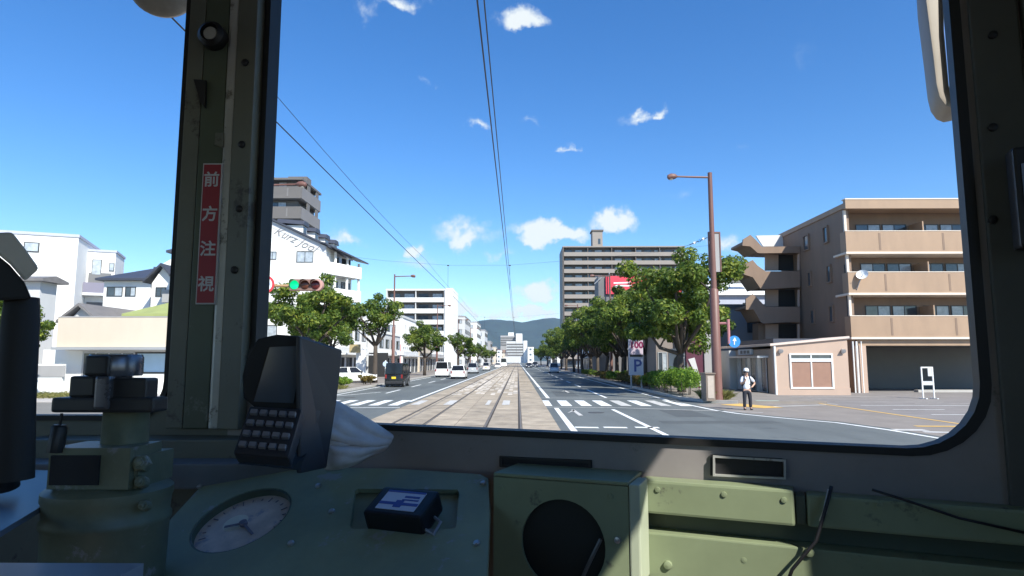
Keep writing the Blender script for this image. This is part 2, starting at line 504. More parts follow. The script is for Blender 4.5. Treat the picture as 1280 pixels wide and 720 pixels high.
def strip(pts, w, name, m, z=Z1):
    b = MB(); pts = [Vector((p[0], p[1])) for p in pts]; L, Rr = [], []
    for i, p in enumerate(pts):
        t = (pts[min(i + 1, len(pts) - 1)] - pts[max(0, i - 1)]).normalized(); nn = Vector((-t.y, t.x)) * w / 2
        L.append(p + nn); Rr.append(p - nn)
    vs = [(p.x, p.y, z) for p in L] + [(p.x, p.y, z) for p in Rr]; n = len(pts)
    b.add(vs, [(i + n, i + 1 + n, i + 1, i) for i in range(n - 1)])
    return b.build(name, m, MK)


strip([(LINE_L, 33.5), (LINE_L, 900)], .2, 'lane_line', LINE)
strip([(LINE_R, 36.5), (LINE_R, 900)], .2, 'lane_line', LINE)
strip([(1.72, 29), (1.66, 6)], .2, 'lane_line', LINE)
strip([(4.12, 28.2), (4.3, 8)], .17, 'lane_line', LINE)
strip([(-11.2, 34), (-11.0, 900)], .16, 'edge_line', LINE)
for y in range(37, 500, 10):
    strip([(-8.55, y + 5), (-8.55, y + 10)], .16, 'lane_dash', LINE)
strip([(5.05, 37), (5.05, 47)], .16, 'lane_line', LINE)
for y in range(52, 500, 10):
    strip([(5.05, y), (5.05, y + 5)], .16, 'lane_dash', LINE)
edge_px = [(776.8, 485.2), (800, 491.3), (834.7, 500.5), (863, 506.6), (893.6, 513), (925, 517.5), (975, 522.5), (1045, 528.5), (1110, 537.5), (1170, 547.5)]
EDGE = [G(*p) for p in edge_px]
strip([(8.0, 600), (8.0, 80), (8.0, 55)] + [(p.x, p.y) for p in EDGE] + [(11.7, 12), (12.4, 5)], .17, 'edge_line', LINE)
# zebra crossing over the right carriageway, the tram bed and the left carriageway
for k in range(8):
    x = 1.12 + k * .93
    quad([(x, 30.4), (x + .5, 30.3), (x + .52, 34.4), (x + .02, 34.5)], 'crossing_stripe', LINE if k not in (4, 6) else LINE_WORN)
for k in range(8):
    x = -6.15 - k * .93
    if x > -11: quad([(x, 30.6), (x + .48, 30.6), (x + .46, 34.6), (x - .02, 34.6)], 'crossing_stripe', LINE)
for x, w in ((-5.1, .4), (-3.55, .42), (-1.55, .2), (-.75, .36)):
    quad([(x, 30.8), (x + w, 30.8), (x + w, 34.2), (x, 34.2)], 'crossing_stripe', LINE_WORN, .026)
strip([(.9, 36.8), (8.4, 36.4)], .16, 'crossing_edge', LINE_WORN)
strip([(1.0, 29.6), (4.6, 29.2), (10.0, 26.6)], .16, 'crossing_edge', LINE_WORN)
strip([(-11.0, 29.0), (-5.3, 29.2)], .18, 'crossing_edge', LINE)
strip([(-10.9, 38.6), (-9.2, 43.4)], .16, 'crossing_edge', LINE)
for (x, y) in ((2.35, 25.0), (3.3, 43)):     # worn turn arrows
    quad([(x, y), (x + .18, y + .1), (x + .1, y + 3), (x - .05, y + 3)], 'lane_arrow', LINE_WORN)
    quad([(x - .35, y + 1.2), (x + .1, y + 3.2), (x + .05, y + 2.4)], 'lane_arrow', LINE_WORN)
for x in (2.2, 3.1, 4.1):
    quad([(x - .38, 20.5), (x + .35, 20.4), (x + .35, 20.75), (x - .38, 20.85)], 'stop_dash', LINE)

for (x, y) in ((3.2, 26.5), (6.6, 41), (-9.6, 37), (3.0, 58)):
    q = MB(); q.lathe([(.33, .0), (.33, .011), (.30, .012), (.001, .012)], (x, y, 0), (0, 0, 1), 24); q.build('manhole_cover', mat('cast_iron', (.09, .085, .08), .6, metal=.3, var=.3, scale=12), MK)
PATCH = mat('asphalt_patch', (.085, .092, .092), .85, var=.15, scale=1.5)
for (x0, x1, y0, y1) in ((2.3, 3.7, 38.5, 46), (6.0, 7.4, 24.5, 28), (-10.4, -9.0, 45, 58), (-8.0, -6.6, 60, 75), (5.8, 7.2, 52, 63), (4.9, 9.0, 22.0, 23.0)):
    quad([(x0, y0), (x1, y0 + .15), (x1 - .05, y1), (x0 + .04, y1 - .1)], 'asphalt_patch', PATCH, .004)
# left pavement, right pavement, forecourt and parking lot
lp = MB(); lp.box((KERB_L - 6.5, 44, -.02), (KERB_L - .18, 900, .12)); structure(lp.build('left_pavement', PAVING))
kl = MB(); kl.box((KERB_L - .18, 42, -.02), (KERB_L, 900, .14)); structure(kl.build('left_kerb', KERB))
lf = MB(); lf.box((-75, 33, -.02), (KERB_L - .2, 43.9, .05)); structure(lf.build('side_street', mat('pale_side_street', (.42, .39, .37), .85, var=.12, scale=.4)))
rp = MB(); rp.prism([(KERB_R + .18, 900, -.02), (KERB_R + .18, 35.5, -.02), (9.6, 33.2, -.02), (10.9, 32.2, -.02), (15.2, 32.0, -.02), (15.2, 900, -.02)], (0, 0, .14)); structure(rp.build('right_pavement', PAVING))
rk = MB(); kp = [(KERB_R, 900), (KERB_R, 35.5), (9.42, 33.05), (10.85, 32.02)]; kq = [(KERB_R + .175, 900), (KERB_R + .175, 35.5), (9.59, 33.18), (10.9, 32.18)]
for i in range(3):
    rk.prism([(kp[i][0], kp[i][1], -.02), (kp[i + 1][0], kp[i + 1][1], -.02), (kq[i + 1][0], kq[i + 1][1], -.02), (kq[i][0], kq[i][1], -.02)], (0, 0, .16))
structure(rk.build('right_kerb', KERB))
fc = MB(); pts = [(p.x + .35, p.y + .35) for p in EDGE[3:]]
fc.add([(q[0], q[1], .004) for q in pts] + [(12.2, 12, .004), (13, 4.2, .004), (14.9, 4.2, .004), (14.9, 33.5, .004), (10.5, 33.0, .004)], [tuple(range(len(pts) + 5))])
o = structure(fc.build('forecourt', PAVING))
if o.data.polygons[0].normal.z < 0: o.data.flip_normals()
lt = MB(); lt.add([(14.9, 4.2, .005), (60, 4.2, .005), (60, 62, .005), (14.9, 62, .005)], [(0, 1, 2, 3)]); structure(lt.build('parking_lot', LOT))
Z2 = .012
strip([(14.85, 40), (14.85, 31.5), (14.75, 20)], .17, 'lot_line', LINE_Y, Z2)
strip([(15.3, 39.3), (15.35, 31.2)], .1, 'lot_line', LINE_WORN, Z2)
strip([(10.9, 29.6), (14.8, 31.2)], .14, 'lot_line', LINE, Z2)
strip([(11.9, 32.5), (13.0, 32.4)], .35, 'lot_line', mat('pale_green_paint', (.45, .55, .45), .8), .125)
for k, y in enumerate((38.4, 35.9, 33.3, 30.8, 28.2, 25.6, 23.0)):
    strip([(16.2, y), (16.2 + (5.5 if y > 30 else 2.2), y - .05)], .13, 'bay_line', LINE_WORN if y > 32 else LINE, Z2)
    strip([(19.6, y - 1.1), (22.5, y - 1.1)], .1, 'bay_line', LINE_WORN, Z2)
strip([(12.8, 21.1), (14.2, 21.0)], .3, 'tactile_strip', LINE_Y, Z2)
strip([(12.0, 19.4), (13.2, 19.2)], .2, 'stop_dash', LINE, Z2)
strip([(11.45, 20.0), (12.4, 19.9)], .5, 'stop_dash', LINE_WORN, Z2)
quad([(9.7, 31.2), (10.9, 28.9), (12.0, 29.4), (10.9, 32.0)], 'tactile_paving', LINE_Y, .014)

# ------------------------------------------------------------------ hills
def hills():
    ridge = [(-420, 408), (0, 416), (250, 420), (420, 414), (520, 413), (560, 411), (590, 406), (607, 402.5), (618, 401), (632, 404.5), (648, 405), (660, 401), (672, 399), (690, 397.5), (705, 398.5), (760, 401), (900, 405), (1100, 409), (1300, 405), (1700, 412)]
    nx, ny = 170, 26
    vs, fs = [], []
    rr = random.Random(3)
    from mathutils import noise
    for j in range(ny + 1):
        t = j / ny
        Y = 4200 + 1500 * t
        for i in range(nx + 1):
            u = -420 + (2120) * i / nx
            for k in range(len(ridge) - 1):
                if ridge[k][0] <= u <= ridge[k + 1][0]:
                    f_ = (u - ridge[k][0]) / (ridge[k + 1][0] - ridge[k][0]); v = ridge[k][1] * (1 - f_) + ridge[k + 1][1] * f_
            x = (u - 647) * 5200 / 800
            top = 2 + (451 - v) * 5200 / 800
            prof = math.sin(min(t * 1.5, 1) * math.pi / 2) if t < .667 else 1 - (t - .667) * 1.2
            nz = noise.fractal(Vector((x / 500, Y / 500, 2)), 1.0, 2.0, 5)
            z = top * prof + nz * 55 * (1 if t < .6 else max(0, .25)) * min(1, t * 4)
            vs.append((x, Y, max(-1, z) if t > 0 else -1))
    for j in range(ny):
        for i in range(nx):
            a = j * (nx + 1) + i
            fs.append((a, a + 1, a + nx + 2, a + nx + 1))
    b = MB(); b.add(vs, fs)
    structure(b.build('hills', mat('wooded_hills', (.012, .025, .024), .95, var=.5, scale=.012), None, smooth='all'))


hills()


# ------------------------------------------------------------------ trees and hedges
def leaf_mesh(name, clumps, per, size, m, seed, flat=.75, up=.35):
    rs = np.random.RandomState(seed)
    allv = []
    for (c, r, k) in clumps:
        n = int(per * k)
        d = rs.normal(size=(n, 3)); d /= np.linalg.norm(d, axis=1)[:, None]
        rad = r * (.45 + .6 * rs.rand(n) ** .6)
        p = np.array(c) + d * rad[:, None] * np.array([1, 1, flat])
        nrm = d * .8 + rs.normal(size=(n, 3)) * .55 + np.array([0, 0, up]); nrm /= np.linalg.norm(nrm, axis=1)[:, None]
        t = np.cross(nrm, rs.normal(size=(n, 3))); t /= np.linalg.norm(t, axis=1)[:, None]
        b = np.cross(nrm, t)
        s = size * (.6 + .8 * rs.rand(n))[:, None]
        q = np.stack([p - t * s, p + b * s * .45, p + t * s, p - b * s * .45], 1)
        allv.append(q)
    v = np.concatenate(allv).reshape(-1, 3); nf = len(v) // 4
    me = bpy.data.meshes.new(name)
    me.vertices.add(len(v)); me.vertices.foreach_set('co', v.astype(np.float32).ravel())
    me.loops.add(nf * 4); me.loops.foreach_set('vertex_index', np.arange(nf * 4, dtype=np.int32))
    me.polygons.add(nf); me.polygons.foreach_set('loop_start', np.arange(0, nf * 4, 4, dtype=np.int32)); me.polygons.foreach_set('loop_total', np.full(nf, 4, dtype=np.int32))
    me.materials.append(m); me.update(calc_edges=True)
    return me


def make_tree(seed, h, spread, trunk_h, per=210, size=.13, m=LEAF, label='', loc=(0, 0, 0), group=None, low=.45, name='street_tree', nl=6):
    rr = random.Random(seed)
    root = empty(name, loc, label, 'tree', group)
    b = MB(); clumps = []
    bend = Vector((rr.uniform(-.25, .25), rr.uniform(-.2, .2), 0))
    tp = [Vector((0, 0, -.05)), Vector((0, 0, trunk_h * .35)) + bend * .4, Vector((0, 0, trunk_h * .7)) + bend * .7, Vector((0, 0, trunk_h)) + bend]
    r0 = .045 * h * .62
    b.tube(tp, [r0 * 1.25, r0, r0 * .9, r0 * .85], 9)
    top = tp[-1]
    for i in range(nl):
        a = 2 * math.pi * i / nl + rr.uniform(-.4, .4)
        reach = spread * rr.uniform(.55, .95); zt = trunk_h + (h - trunk_h) * rr.uniform(low, .85)
        if i == 0: reach *= .3; zt = h * .93
        end = Vector((math.cos(a) * reach, math.sin(a) * reach, zt))
        m1 = top.lerp(end, .4) + Vector((rr.uniform(-.3, .3), rr.uniform(-.3, .3), -.25 * rr.random()))
        m2 = top.lerp(end, .72) + Vector((rr.uniform(-.35, .35), rr.uniform(-.35, .35), .2))
        b.tube([top - Vector((0, 0, .1)), m1, m2, end], [r0 * .62, r0 * .46, r0 * .32, r0 * .14], 7)
        clumps.append((end, rr.uniform(.7, 1.0) * spread * .3, 1.0))
        for k in range(4):
            base = (m1, m2, m2, end)[k]
            e2 = base + Vector((rr.uniform(-1, 1), rr.uniform(-1, 1), rr.uniform(.1, .9))).normalized() * spread * rr.uniform(.3, .5)
            b.tube([base, base.lerp(e2, .55) + Vector((rr.uniform(-.1, .1), rr.uniform(-.1, .1), .06)), e2], [r0 * .28, r0 * .18, r0 * .07], 5)
            clumps.append((e2, rr.uniform(.5, .95) * spread * .27, .75))
    for k in range(5):
        a = rr.uniform(0, 6.28); q = rr.uniform(.1, .6) * spread
        clumps.append((Vector((math.cos(a) * q, math.sin(a) * q, h * rr.uniform(.82, .96))), spread * .24, .7))
    b.build('trunk', BARK, root, smooth='all', local=True)
    me = leaf_mesh('crown', [(tuple(c), r, k) for c, r, k in clumps], per, size, m, seed)
    o = bpy.data.objects.new('crown', me); COL.objects.link(o); o.parent = root
    return root


GT_R, GT_L = 'trees along the right-side kerb', 'trees along the left-side kerb'
tA = make_tree(11, 8.5, 3.7, 2.5, low=.12, per=560, size=.14, loc=(10.5, 41.5, .12), label='large leafy street tree beside the tall brown lamp post, first of the right row', group=GT_R, nl=8)
tB = make_tree(23, 7.5, 3.5, 2.5, low=.3, per=430, size=.13, loc=(10.1, 51.5, .12), label='street tree with crooked bare limbs behind the parking sign', group=GT_R, nl=7)
tC = make_tree(37, 8.4, 3.4, 2.5, low=.3, per=400, size=.14, m=LEAF_D, loc=(10.2, 62, .12), label='dense street tree standing right below the red billboard', group=GT_R, nl=7)
tD = make_tree(71, 8.3, 3.7, 2.4, per=430, size=.13, loc=(10.0, 57.0, .12), label='street tree with low hanging leaves just left of the parking sign', group=GT_R, nl=8, low=.25)
tE = make_tree(83, 7.9, 3.6, 2.4, per=430, size=.13, m=LEAF_D, loc=(10.4, 67.5, .12), label='round dark street tree between the parking sign and the billboard mast', group=GT_R, nl=8, low=.3)
right_labels = ['street tree fourth along the right kerb, left of the parking sign', 'darker street tree fifth along the right kerb', 'street tree sixth along the right kerb, above the brown hedge',
                'street tree in front of the tall taupe apartment block', 'street tree at the left edge of the tall apartment block', 'street tree beside the oncoming white car',
                'small far street tree past the oncoming white car', 'small far street tree near the dark cars', 'tiny far street tree by the end of the road, near side', 'last tiny street tree of the right row']
ys = [73.5, 82, 92, 103, 116, 132, 155, 185, 225, 280]
for i, (yy, lb) in enumerate(zip(ys, right_labels)):
    t = dup((tB, tD, tE, tC)[i % 4], (10.2 + rnd.uniform(-.3, .3), yy, .12), rnd.uniform(0, 6.28), lb, GT_R)
    k_ = rnd.uniform(.92, 1.06); t.scale = (k_ * rnd.uniform(.95, 1.15), k_ * rnd.uniform(.95, 1.1), k_)
for i, (xx, yy) in enumerate(((14.2, 55), (14.6, 70), (14.6, 90))):
    t = dup((tE, tD, tB)[i], (xx, yy, .12), i * 2.1, ['dark tree in the second line behind the parking sign', 'tree in the second line below the red billboard', 'tree in the second line in front of the apartment block'][i], 'trees behind the right row')

tL = make_tree(51, 7.0, 3.0, 2.5, per=450, size=.12, loc=(P(390, 400, 43).x, 43, .1), label='bright green street tree under the traffic signal', group=GT_L, nl=7)
tL2 = make_tree(64, 7.7, 2.9, 3.4, per=300, size=.13, m=LEAF_D, loc=(P(469, 450, 59).x, 59, .12), label='street tree with a bare dark trunk left of the black van', group=GT_L, low=.35, nl=6)
left_specs = [(P(424, 430, 52).x - .8, 52, tL, .95, 'leafy street tree between the signal tree and the bare-trunk tree'), (P(531, 450, 88).x, 88, tL, .95, 'street tree right of the black van in front of the white flats'),
              (P(573, 450, 122).x, 122, tL2, .9, 'street tree behind the parked white van'), (P(585, 450, 150).x, 150, tL, .85, 'street tree above the silver car'),
              (P(597, 450, 185).x, 185, tL2, .85, 'small far street tree above the white kei car'), (P(606, 450, 230).x, 230, tL, .85, 'tiny far street tree, next to last on the left'), (P(615, 450, 290).x, 290, tL2, .85, 'tiny far street tree, last on the left')]
for i, (xx, yy, src, s, lb) in enumerate(left_specs):
    t = dup(src, (xx, yy, .12), 1.3 * i + .5, lb, GT_L); t.scale = (s, s, s)
t = dup(tL, (-27.5, 34.0, 0), 2.2, 'low green garden tree beside the grey tiled house', 'garden trees'); t.scale = (.72, .72, .78)


def shrub(x, y, w, d, h, m, label, seed, group='hedge bushes along the right kerb', z=.12):
    rr = random.Random(seed)
    cl = []
    for k in range(int(10 + w * d * 3)):
        cl.append(((rr.uniform(-w / 2, w / 2), rr.uniform(-d / 2, d / 2), h * rr.uniform(.3, .78)), rr.uniform(.22, .4) * h * .8, 1.0))
    root = empty('hedge_bush', (x, y, z), label, 'hedge', group)
    me = leaf_mesh('foliage', cl, 130, .075, m, seed)
    o = bpy.data.objects.new('foliage', me); COL.objects.link(o); o.parent = root
    for k in range(5):
        a = (rr.uniform(-w / 3, w / 3), rr.uniform(-d / 3, d / 3)); b = MB()
        b.tube([(a[0], a[1], -.03), (a[0] * 1.2, a[1] * 1.1, h * .5)], [.03, .012], 5)
        b.build('stem', BARK, root, local=True)
    return root


shrub(9.75, 37.2, 1.5, 4.2, 1.75, LEAF_Y, 'bright yellow-green hedge bush nearest the brown utility box', 1)
shrub(9.75, 41.0, 1.5, 4.4, 1.65, LEAF_Y, 'green hedge bush in front of the poster board', 2)
shrub(9.7, 45.0, 1.4, 4.6, 1.4, LEAF_Y, 'green hedge bush right of the parking sign', 3)
shrub(9.7, 50.0, 1.2, 5.4, 1.1, LEAF_B, 'brownish dry hedge bush left of the parking sign', 4)
shrub(9.7, 56.0, 1.2, 6.4, 1.15, LEAF_B, 'yellow-brown hedge bush under the second tree', 5)
shrub(9.7, 63.0, 1.2, 7.5, 1.1, LEAF_Y, 'green hedge bush under the fourth tree', 6)
shrub(9.7, 72.0, 1.1, 9.0, .9, LEAF_B, 'dry hedge bush beside the orange-brown pole', 7)
shrub(9.7, 86.0, 1.1, 14.0, .9, LEAF_D, 'long dark far hedge bush by the oncoming car', 8)
shrub(P(432, 478, 48).x - .5, 48, 2.4, 2.2, 1.05, LEAF_Y, 'clipped green hedge bush in front of the parked white sedan', 9, 'left pavement bushes')
shrub(P(459, 470, 55).x, 55, 1.0, 1.4, .9, LEAF_B, 'brown dry bush beside the bare-trunk tree', 10, 'left pavement bushes')


def weeds(x, y, r, n, label, seed, z=.12, h=.55):
    rs = np.random.RandomState(seed); v = []; f = []
    for k in range(n):
        a, q = rs.rand() * 6.28, r * math.sqrt(rs.rand())
        px, py = x + math.cos(a) * q, y + math.sin(a) * q * .7
        hh = h * (.4 + .6 * rs.rand()); dx, dy = rs.normal() * .12, rs.normal() * .12; w = .012 + .012 * rs.rand()
        i = len(v); b = rs.rand() * 3.14; wx, wy = math.cos(b) * w, math.sin(b) * w
        v += [(px - wx, py - wy, z), (px + wx, py + wy, z), (px + dx + wx * .5, py + dy, z + hh * .7), (px + dx * 2, py + dy * 2, z + hh)]
        f.append((i, i + 1, i + 2, i + 3))
    b = MB(); b.add(v, f); o = b.build('weeds', GRASS, kind='stuff'); o['label'] = label; return o


weeds(10.2, 33.6, .75, 900, 'dry weeds round the foot of the brown lamp post', 4)
weeds(-13.5, 46, 1.3, 700, 'grass in front of the clipped hedge', 5, h=.3)
weeds(-27, 37.2, 3.2, 1500, 'short grass in front of the low white wall', 6, z=.03, h=.3)

# ------------------------------------------------------------------ buildings
BODY, PANE = 'window', 'pane'


def window(b, c, w, h, face, fm=FRAME_DK, gm=GLASS, cols=2, rows=1, fr=.06, proud=.05):
    """a framed window on a wall; face is 'y-', 'x+' or 'x-' (where it looks)"""
    c = Vector(c)
    ax = Vector((1, 0, 0)) if face == 'y-' else Vector((0, 1, 0))
    nn = {'y-': Vector((0, -1, 0)), 'x+': Vector((1, 0, 0)), 'x-': Vector((-1, 0, 0))}[face]
    up = Vector((0, 0, 1))
    m = MB()
    for s in (-1, 1):
        m.obox(c + ax * s * (w / 2 - fr / 2) + nn * proud / 2, ax * fr / 2, nn * proud / 2, up * h / 2)
        m.obox(c + up * s * (h / 2 - fr / 2) + nn * proud / 2, ax * (w / 2 - fr), nn * proud / 2, up * fr / 2)
    for k in range(1, cols):
        m.obox(c + ax * (-w / 2 + w * k / cols) + nn * proud * .4, ax * fr * .4, nn * proud * .4, up * (h / 2 - fr))
    for k in range(1, rows):
        m.obox(c + up * (-h / 2 + h * k / rows) + nn * proud * .42, ax * (w / 2 - fr), nn * proud * .42, up * fr * .4)
    o = m.build('window', fm, b)
    gl = gm if isinstance(gm, (list, tuple)) else [gm] * cols
    for k in range(cols):
        p = MB(); cc = c + ax * (-w / 2 + w * (k + .5) / cols) + nn * proud * .15
        p.obox(cc, ax * (w / cols / 2 - fr * .42), nn * proud * .15, up * (h / 2 - fr)); p.build('pane', gl[k % len(gl)], o)
    return o


def solid(b, name, a, c, m): q = MB(); q.box(a, c); return q.build(name, m, b)


# ---- apartment block on the right with loggia balconies
Y0 = 43.0
XL = P(1063, 380, Y0).x; ZT = P(1063, 256, Y0).z
XR = XL + 15
Y1 = PX(975, 300, XL).y
apt = empty('apartment_block', (XL, Y0, 0), 'tan four-storey apartment block with long parapet balconies behind the parking lot', 'building')
solid(apt, 'wall', (XL + .002, Y0 + 1.5, 3.3), (XR, Y1, ZT - .25), W_BROWN)
solid(apt, 'side_wall', (XL - .02, Y0 + .15, 0), (XL + .3, Y1, ZT - .25), W_BROWN)
solid(apt, 'roof', (XL - .1, Y0 - .25, ZT - .25), (XR, Y1 + .05, ZT + .1), W_TAN)
solid(apt, 'roof_fascia', (XL - .12, Y0 - .35, P(1063, 262, Y0).z), (XR, Y0 - .05, ZT + .28), W_TAN)
solid(apt, 'roof_edge', (XL - .14, Y0 - .38, ZT + .282), (XR, Y0 + .1, ZT + .36), mat('pale_coping', (.7, .6, .5), .7))
for i, (va, vb) in enumerate(((290, 315.5), (341, 366.5), (395.5, 421.5))):
    zt, zb = P(1063, va, Y0).z, P(1063, vb, Y0).z
    pr = solid(apt, 'balcony', (XL - .18, Y0 - .25, zb), (XR, Y0 - .07, zt), W_TAN)
    q = MB(); q.box((XL - .18, Y0 - .07, zb), (XL - .04, Y0 + .5, zt)); q.build('balcony_end', W_TAN, pr)
    q = MB(); q.box((XL - .22, Y0 - .3, zb - .14), (XR, Y0 + 1.5, zb - .002)); q.build('balcony_slab', mat('pale_coping', (.7, .6, .5), .7), pr)
    q = MB(); q.box((XL - .2, Y0 - .27, zt + .001), (XR, Y0 - .05, zt + .05)); q.build('balcony_rail', mat('pale_coping', (.7, .6, .5), .7), pr)
    for u in (1097, 1176, 1255):
        x = P(u + i * 4, 300, Y0).x; q = MB(); q.box((x - .07, Y0 - .262, zb + .12), (x + .07, Y0 - .252, zt - .12)); q.build('drain_slot', W_BROWN, pr)
    zs = zb + .05
    xw = P(1070 + i * 3, 300, Y0 + 1.5).x
    for k, (x0, w_) in enumerate(((xw, 1.75), (xw + 1.85, 1.7), (xw + 4.0, 1.8), (xw + 5.9, 1.7), (xw + 8.6, 1.8), (xw + 10.5, 1.7))):
        window(apt, (x0 + w_ / 2, Y0 + 1.5, zs + 1.12), w_, 2.15, 'y-', FRAME_DK, [GLASS_L, GLASS] if (k + i) % 2 else [GLASS, GLASS_L], 2)
    xp = xw + 3.75
    solid(apt, 'partition', (xp, Y0 + .0, zs - .04), (xp + .08, Y0 + 1.498, zs + 2.1), W_TAN)
    solid(apt, 'corner_post', (XL - .1, Y0 - .02, zt + .06), (XL + .06, Y0 + .14, zt + 1.5), mat('pale_coping', (.7, .6, .5), .7))
# ground floor car port
zc = P(1085, 432, Y0).z
solid(apt, 'lintel', (XL + .302, Y0 - .05, zc), (XR, Y0 + .28, P(1063, 424, Y0).z - .05), W_TAN)
xg = P(1083, 460, Y0).x
solid(apt, 'pillar', (XL + .05, Y0 - .1, 0), (xg, Y0 + .147, zc - .002), W_PEACH)
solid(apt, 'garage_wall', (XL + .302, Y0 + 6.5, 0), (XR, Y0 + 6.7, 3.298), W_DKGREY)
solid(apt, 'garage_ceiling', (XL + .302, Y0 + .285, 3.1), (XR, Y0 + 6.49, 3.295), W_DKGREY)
solid(apt, 'pillar', (XR - 3, Y0, 0), (XR - 2.5, Y0 + .5, zc - .002), W_BROWN)
solid(apt, 'garage_step', (XL + 4.5, Y0 + .6, .0), (XR, Y0 + 1.1, .16), CONCRETE)
for (ua, ub, va, vb) in ((1005, 1013, 295, 312), (1029.5, 1037, 284, 303), (1010, 1016, 340, 358), (1034, 1041, 332, 353), (1013.5, 1020, 387, 405), (1037, 1044, 382, 403)):
    a, c = PX(ua, va, XL), PX(ub, vb, XL)
    window(apt, (XL - .02, (a.y + c.y) / 2, (a.z + c.z) / 2), abs(a.y - c.y), abs(a.z - c.z), 'x-', W_BROWN, GLASS, 1, proud=.12, fr=.1)
# dish and pipes
d = empty('satellite_dish', P(1078, 347, Y0 - .55), 'white satellite dish on the middle balcony parapet', 'satellite dish')
q = MB(); c = P(1078, 344, Y0 - .55); q.lathe([(.02, -.1), (.2, -.06), (.34, .03), (.37, .1), (.33, .06), (.18, -.03), (.01, -.06)], c, (-.45, -.6, .45), 20); q.build('dish', SIGNW, d, smooth=True)
q = MB(); q.tube([c, P(1074, 353, Y0 - .5), P(1071, 362, Y0 - .27)], .03, 6); q.tube([c, c + Vector((-.25, -.33, .2))], .015, 5); q.build('arm', POLE_GREY, d)
for j, (u, w_) in enumerate(((1066.5, .1), (1071, .13), (1077, .07))):
    p = P(u, 440, Y0 - .22 - j * .01); q = MB(); q.tube([(p.x, p.y, .0), (p.x, p.y, P(u, 424, Y0).z - .15)], w_ / 2, 8); q.build('drain_pipe', FRAME_W, apt)
q = MB(); p0_ = PX(1057, 340, XL - .1); q.tube([(XL - .1, p0_.y, 4.2), (XL - .13, p0_.y, 7.2), (XL - .1, p0_.y + .1, 8.6)], .035, 6); q.build('cable', BLACK, apt)

# ---- outside stair of the apartment block
YS = 50.0
st = empty('stair_tower', (P(965, 440, YS).x, YS, 0), 'zigzag outside staircase with brown parapets on the side of the apartment block', 'staircase')


def spoly(px, y, d, name, m, par=st):
    q = MB(); q.prism([P(u, v, y) for u, v in px], (0, d, 0)); return q.build(name, m, par)


flights = [
    [(928, 307), (929, 299), (938, 293.5), (944, 299), (953, 308.5), (983, 308), (1000, 308), (1000, 316), (952, 316.5), (947, 316), (938, 308)],
    [(930, 343), (930, 330), (941, 325), (947, 332), (957, 339), (985, 339), (1000, 339), (1000, 359), (955, 361.5), (951, 361), (941, 346.5)],
    [(932.5, 387), (932.5, 373.5), (941, 367.5), (947, 373), (957, 383.5), (1000, 383.5), (1000, 402), (954, 404.5), (951, 402), (942, 387)]]
for f_ in flights:
    spoly(f_, YS, .18, 'stair_parapet', W_BROWN)
    spoly(f_, YS + 3.0, .18, 'stair_parapet', W_BROWN)
    u0, vv0, u1, vv1 = f_[0][0] + 1, f_[0][1] - 2, f_[-2][0] - 1, f_[-2][1] - 2
    spoly([(u0 - .5, vv0 - 3), (f_[-1][0], f_[-1][1] - 3), (u1, vv1 - 1), (u1, vv1 + 1), (f_[-1][0] - 1, f_[-1][1] - 1), (u0 - .5, vv0)], YS + .182, 2.816, 'stair_flight', W_BROWN)
    spoly([(u1, vv1 - 2), (1000, f_[7][1] - 3), (1000, f_[7][1] - .5), (u1, vv1)], YS + .182, 2.816, 'landing', W_BROWN)
spoly([(945, 294.5), (984, 293.5), (984, 308), (954, 308)], YS + 3.2, .15, 'sunlit_stair_face', mat('sunlit_stair_pale', (.62, .60, .58), .75, var=.08, scale=.8))  # pale panel paints sunlight on the back parapet's inner face
spoly([(948, 404), (1000, 402), (1000, 470), (948, 470)], YS + 1.6, 1.3, 'stair_base', W_BROWN)
for (va, vb) in ((317, 338), (362, 383), (405, 425)):
    spoly([(957, va), (973, va), (973, vb), (957, vb)], YS + 1.3, .2, 'stair_core', W_PEACH)
    spoly([(973.2, va), (1001, va), (1001, vb), (973.2, vb)], YS + 1.45, .2, 'door_recess', VOID)
    spoly([(997.3, va), (999.6, va), (999.6, vb), (997.3, vb)], YS + .185, .15, 'post', W_PEACH)

# ---- low peach shop in front of it
YP = 40.0
xa, xb = P(967, 480, YP).x, P(1062, 480, YP).x
za, zb = P(967, 430, YP).z, P(1060, 420.5, YP).z
shop = empty('peach_shop', (xa, YP, 0), 'low peach rendered shop with brown blinds, in front of the brown stair tower', 'building')
q = MB(); q.prism([(xa, YP, 0), (xb, YP, 0), (xb, YP, zb - .12), (xa, YP, za - .12)], (0, .22, 0)); q.build('wall', W_PEACH, shop)
q = MB(); q.prism([(xa, YP + .222, 0), (xb, YP + .222, 0), (xb, YP + .222, zb - .3), (xa, YP + .222, za - .3)], (0, 10.4, 0)); q.build('body', W_PEACH, shop)
q = MB(); q.prism([(xa - .15, YP - .12, za - .12), (xb + .1, YP - .12, zb - .12), (xb + .1, YP - .12, zb + .02), (xa - .15, YP - .12, za + .02)], (0, 10.9, 0)); q.build('roof', mat('roof_edge_pale', (.62, .50, .44), .7), shop)
a, c = P(986, 442, YP), P(1042.5, 486, YP)
ztr = P(1000, 450, YP).z
window(shop, ((a.x + c.x) / 2, YP, (ztr + c.z) / 2), c.x - a.x, ztr - c.z, 'y-', FRAME_W, BLIND_BROWN, 2, fr=.1, proud=.08)
window(shop, ((a.x + c.x) / 2, YP, (a.z + ztr) / 2 + .004), c.x - a.x, a.z - ztr, 'y-', FRAME_W, GLASS, 2, fr=.09, proud=.085)
solid(shop, 'plinth', (xa - .02, YP - .04, 0), (xb + .02, YP - .002, .45), W_PEACH)
q = MB(); q.tube([(xa + .1, YP - .12, 0), (xa + .1, YP - .12, za - .14)], .07, 8); q.build('drain_pipe', FRAME_W, shop)
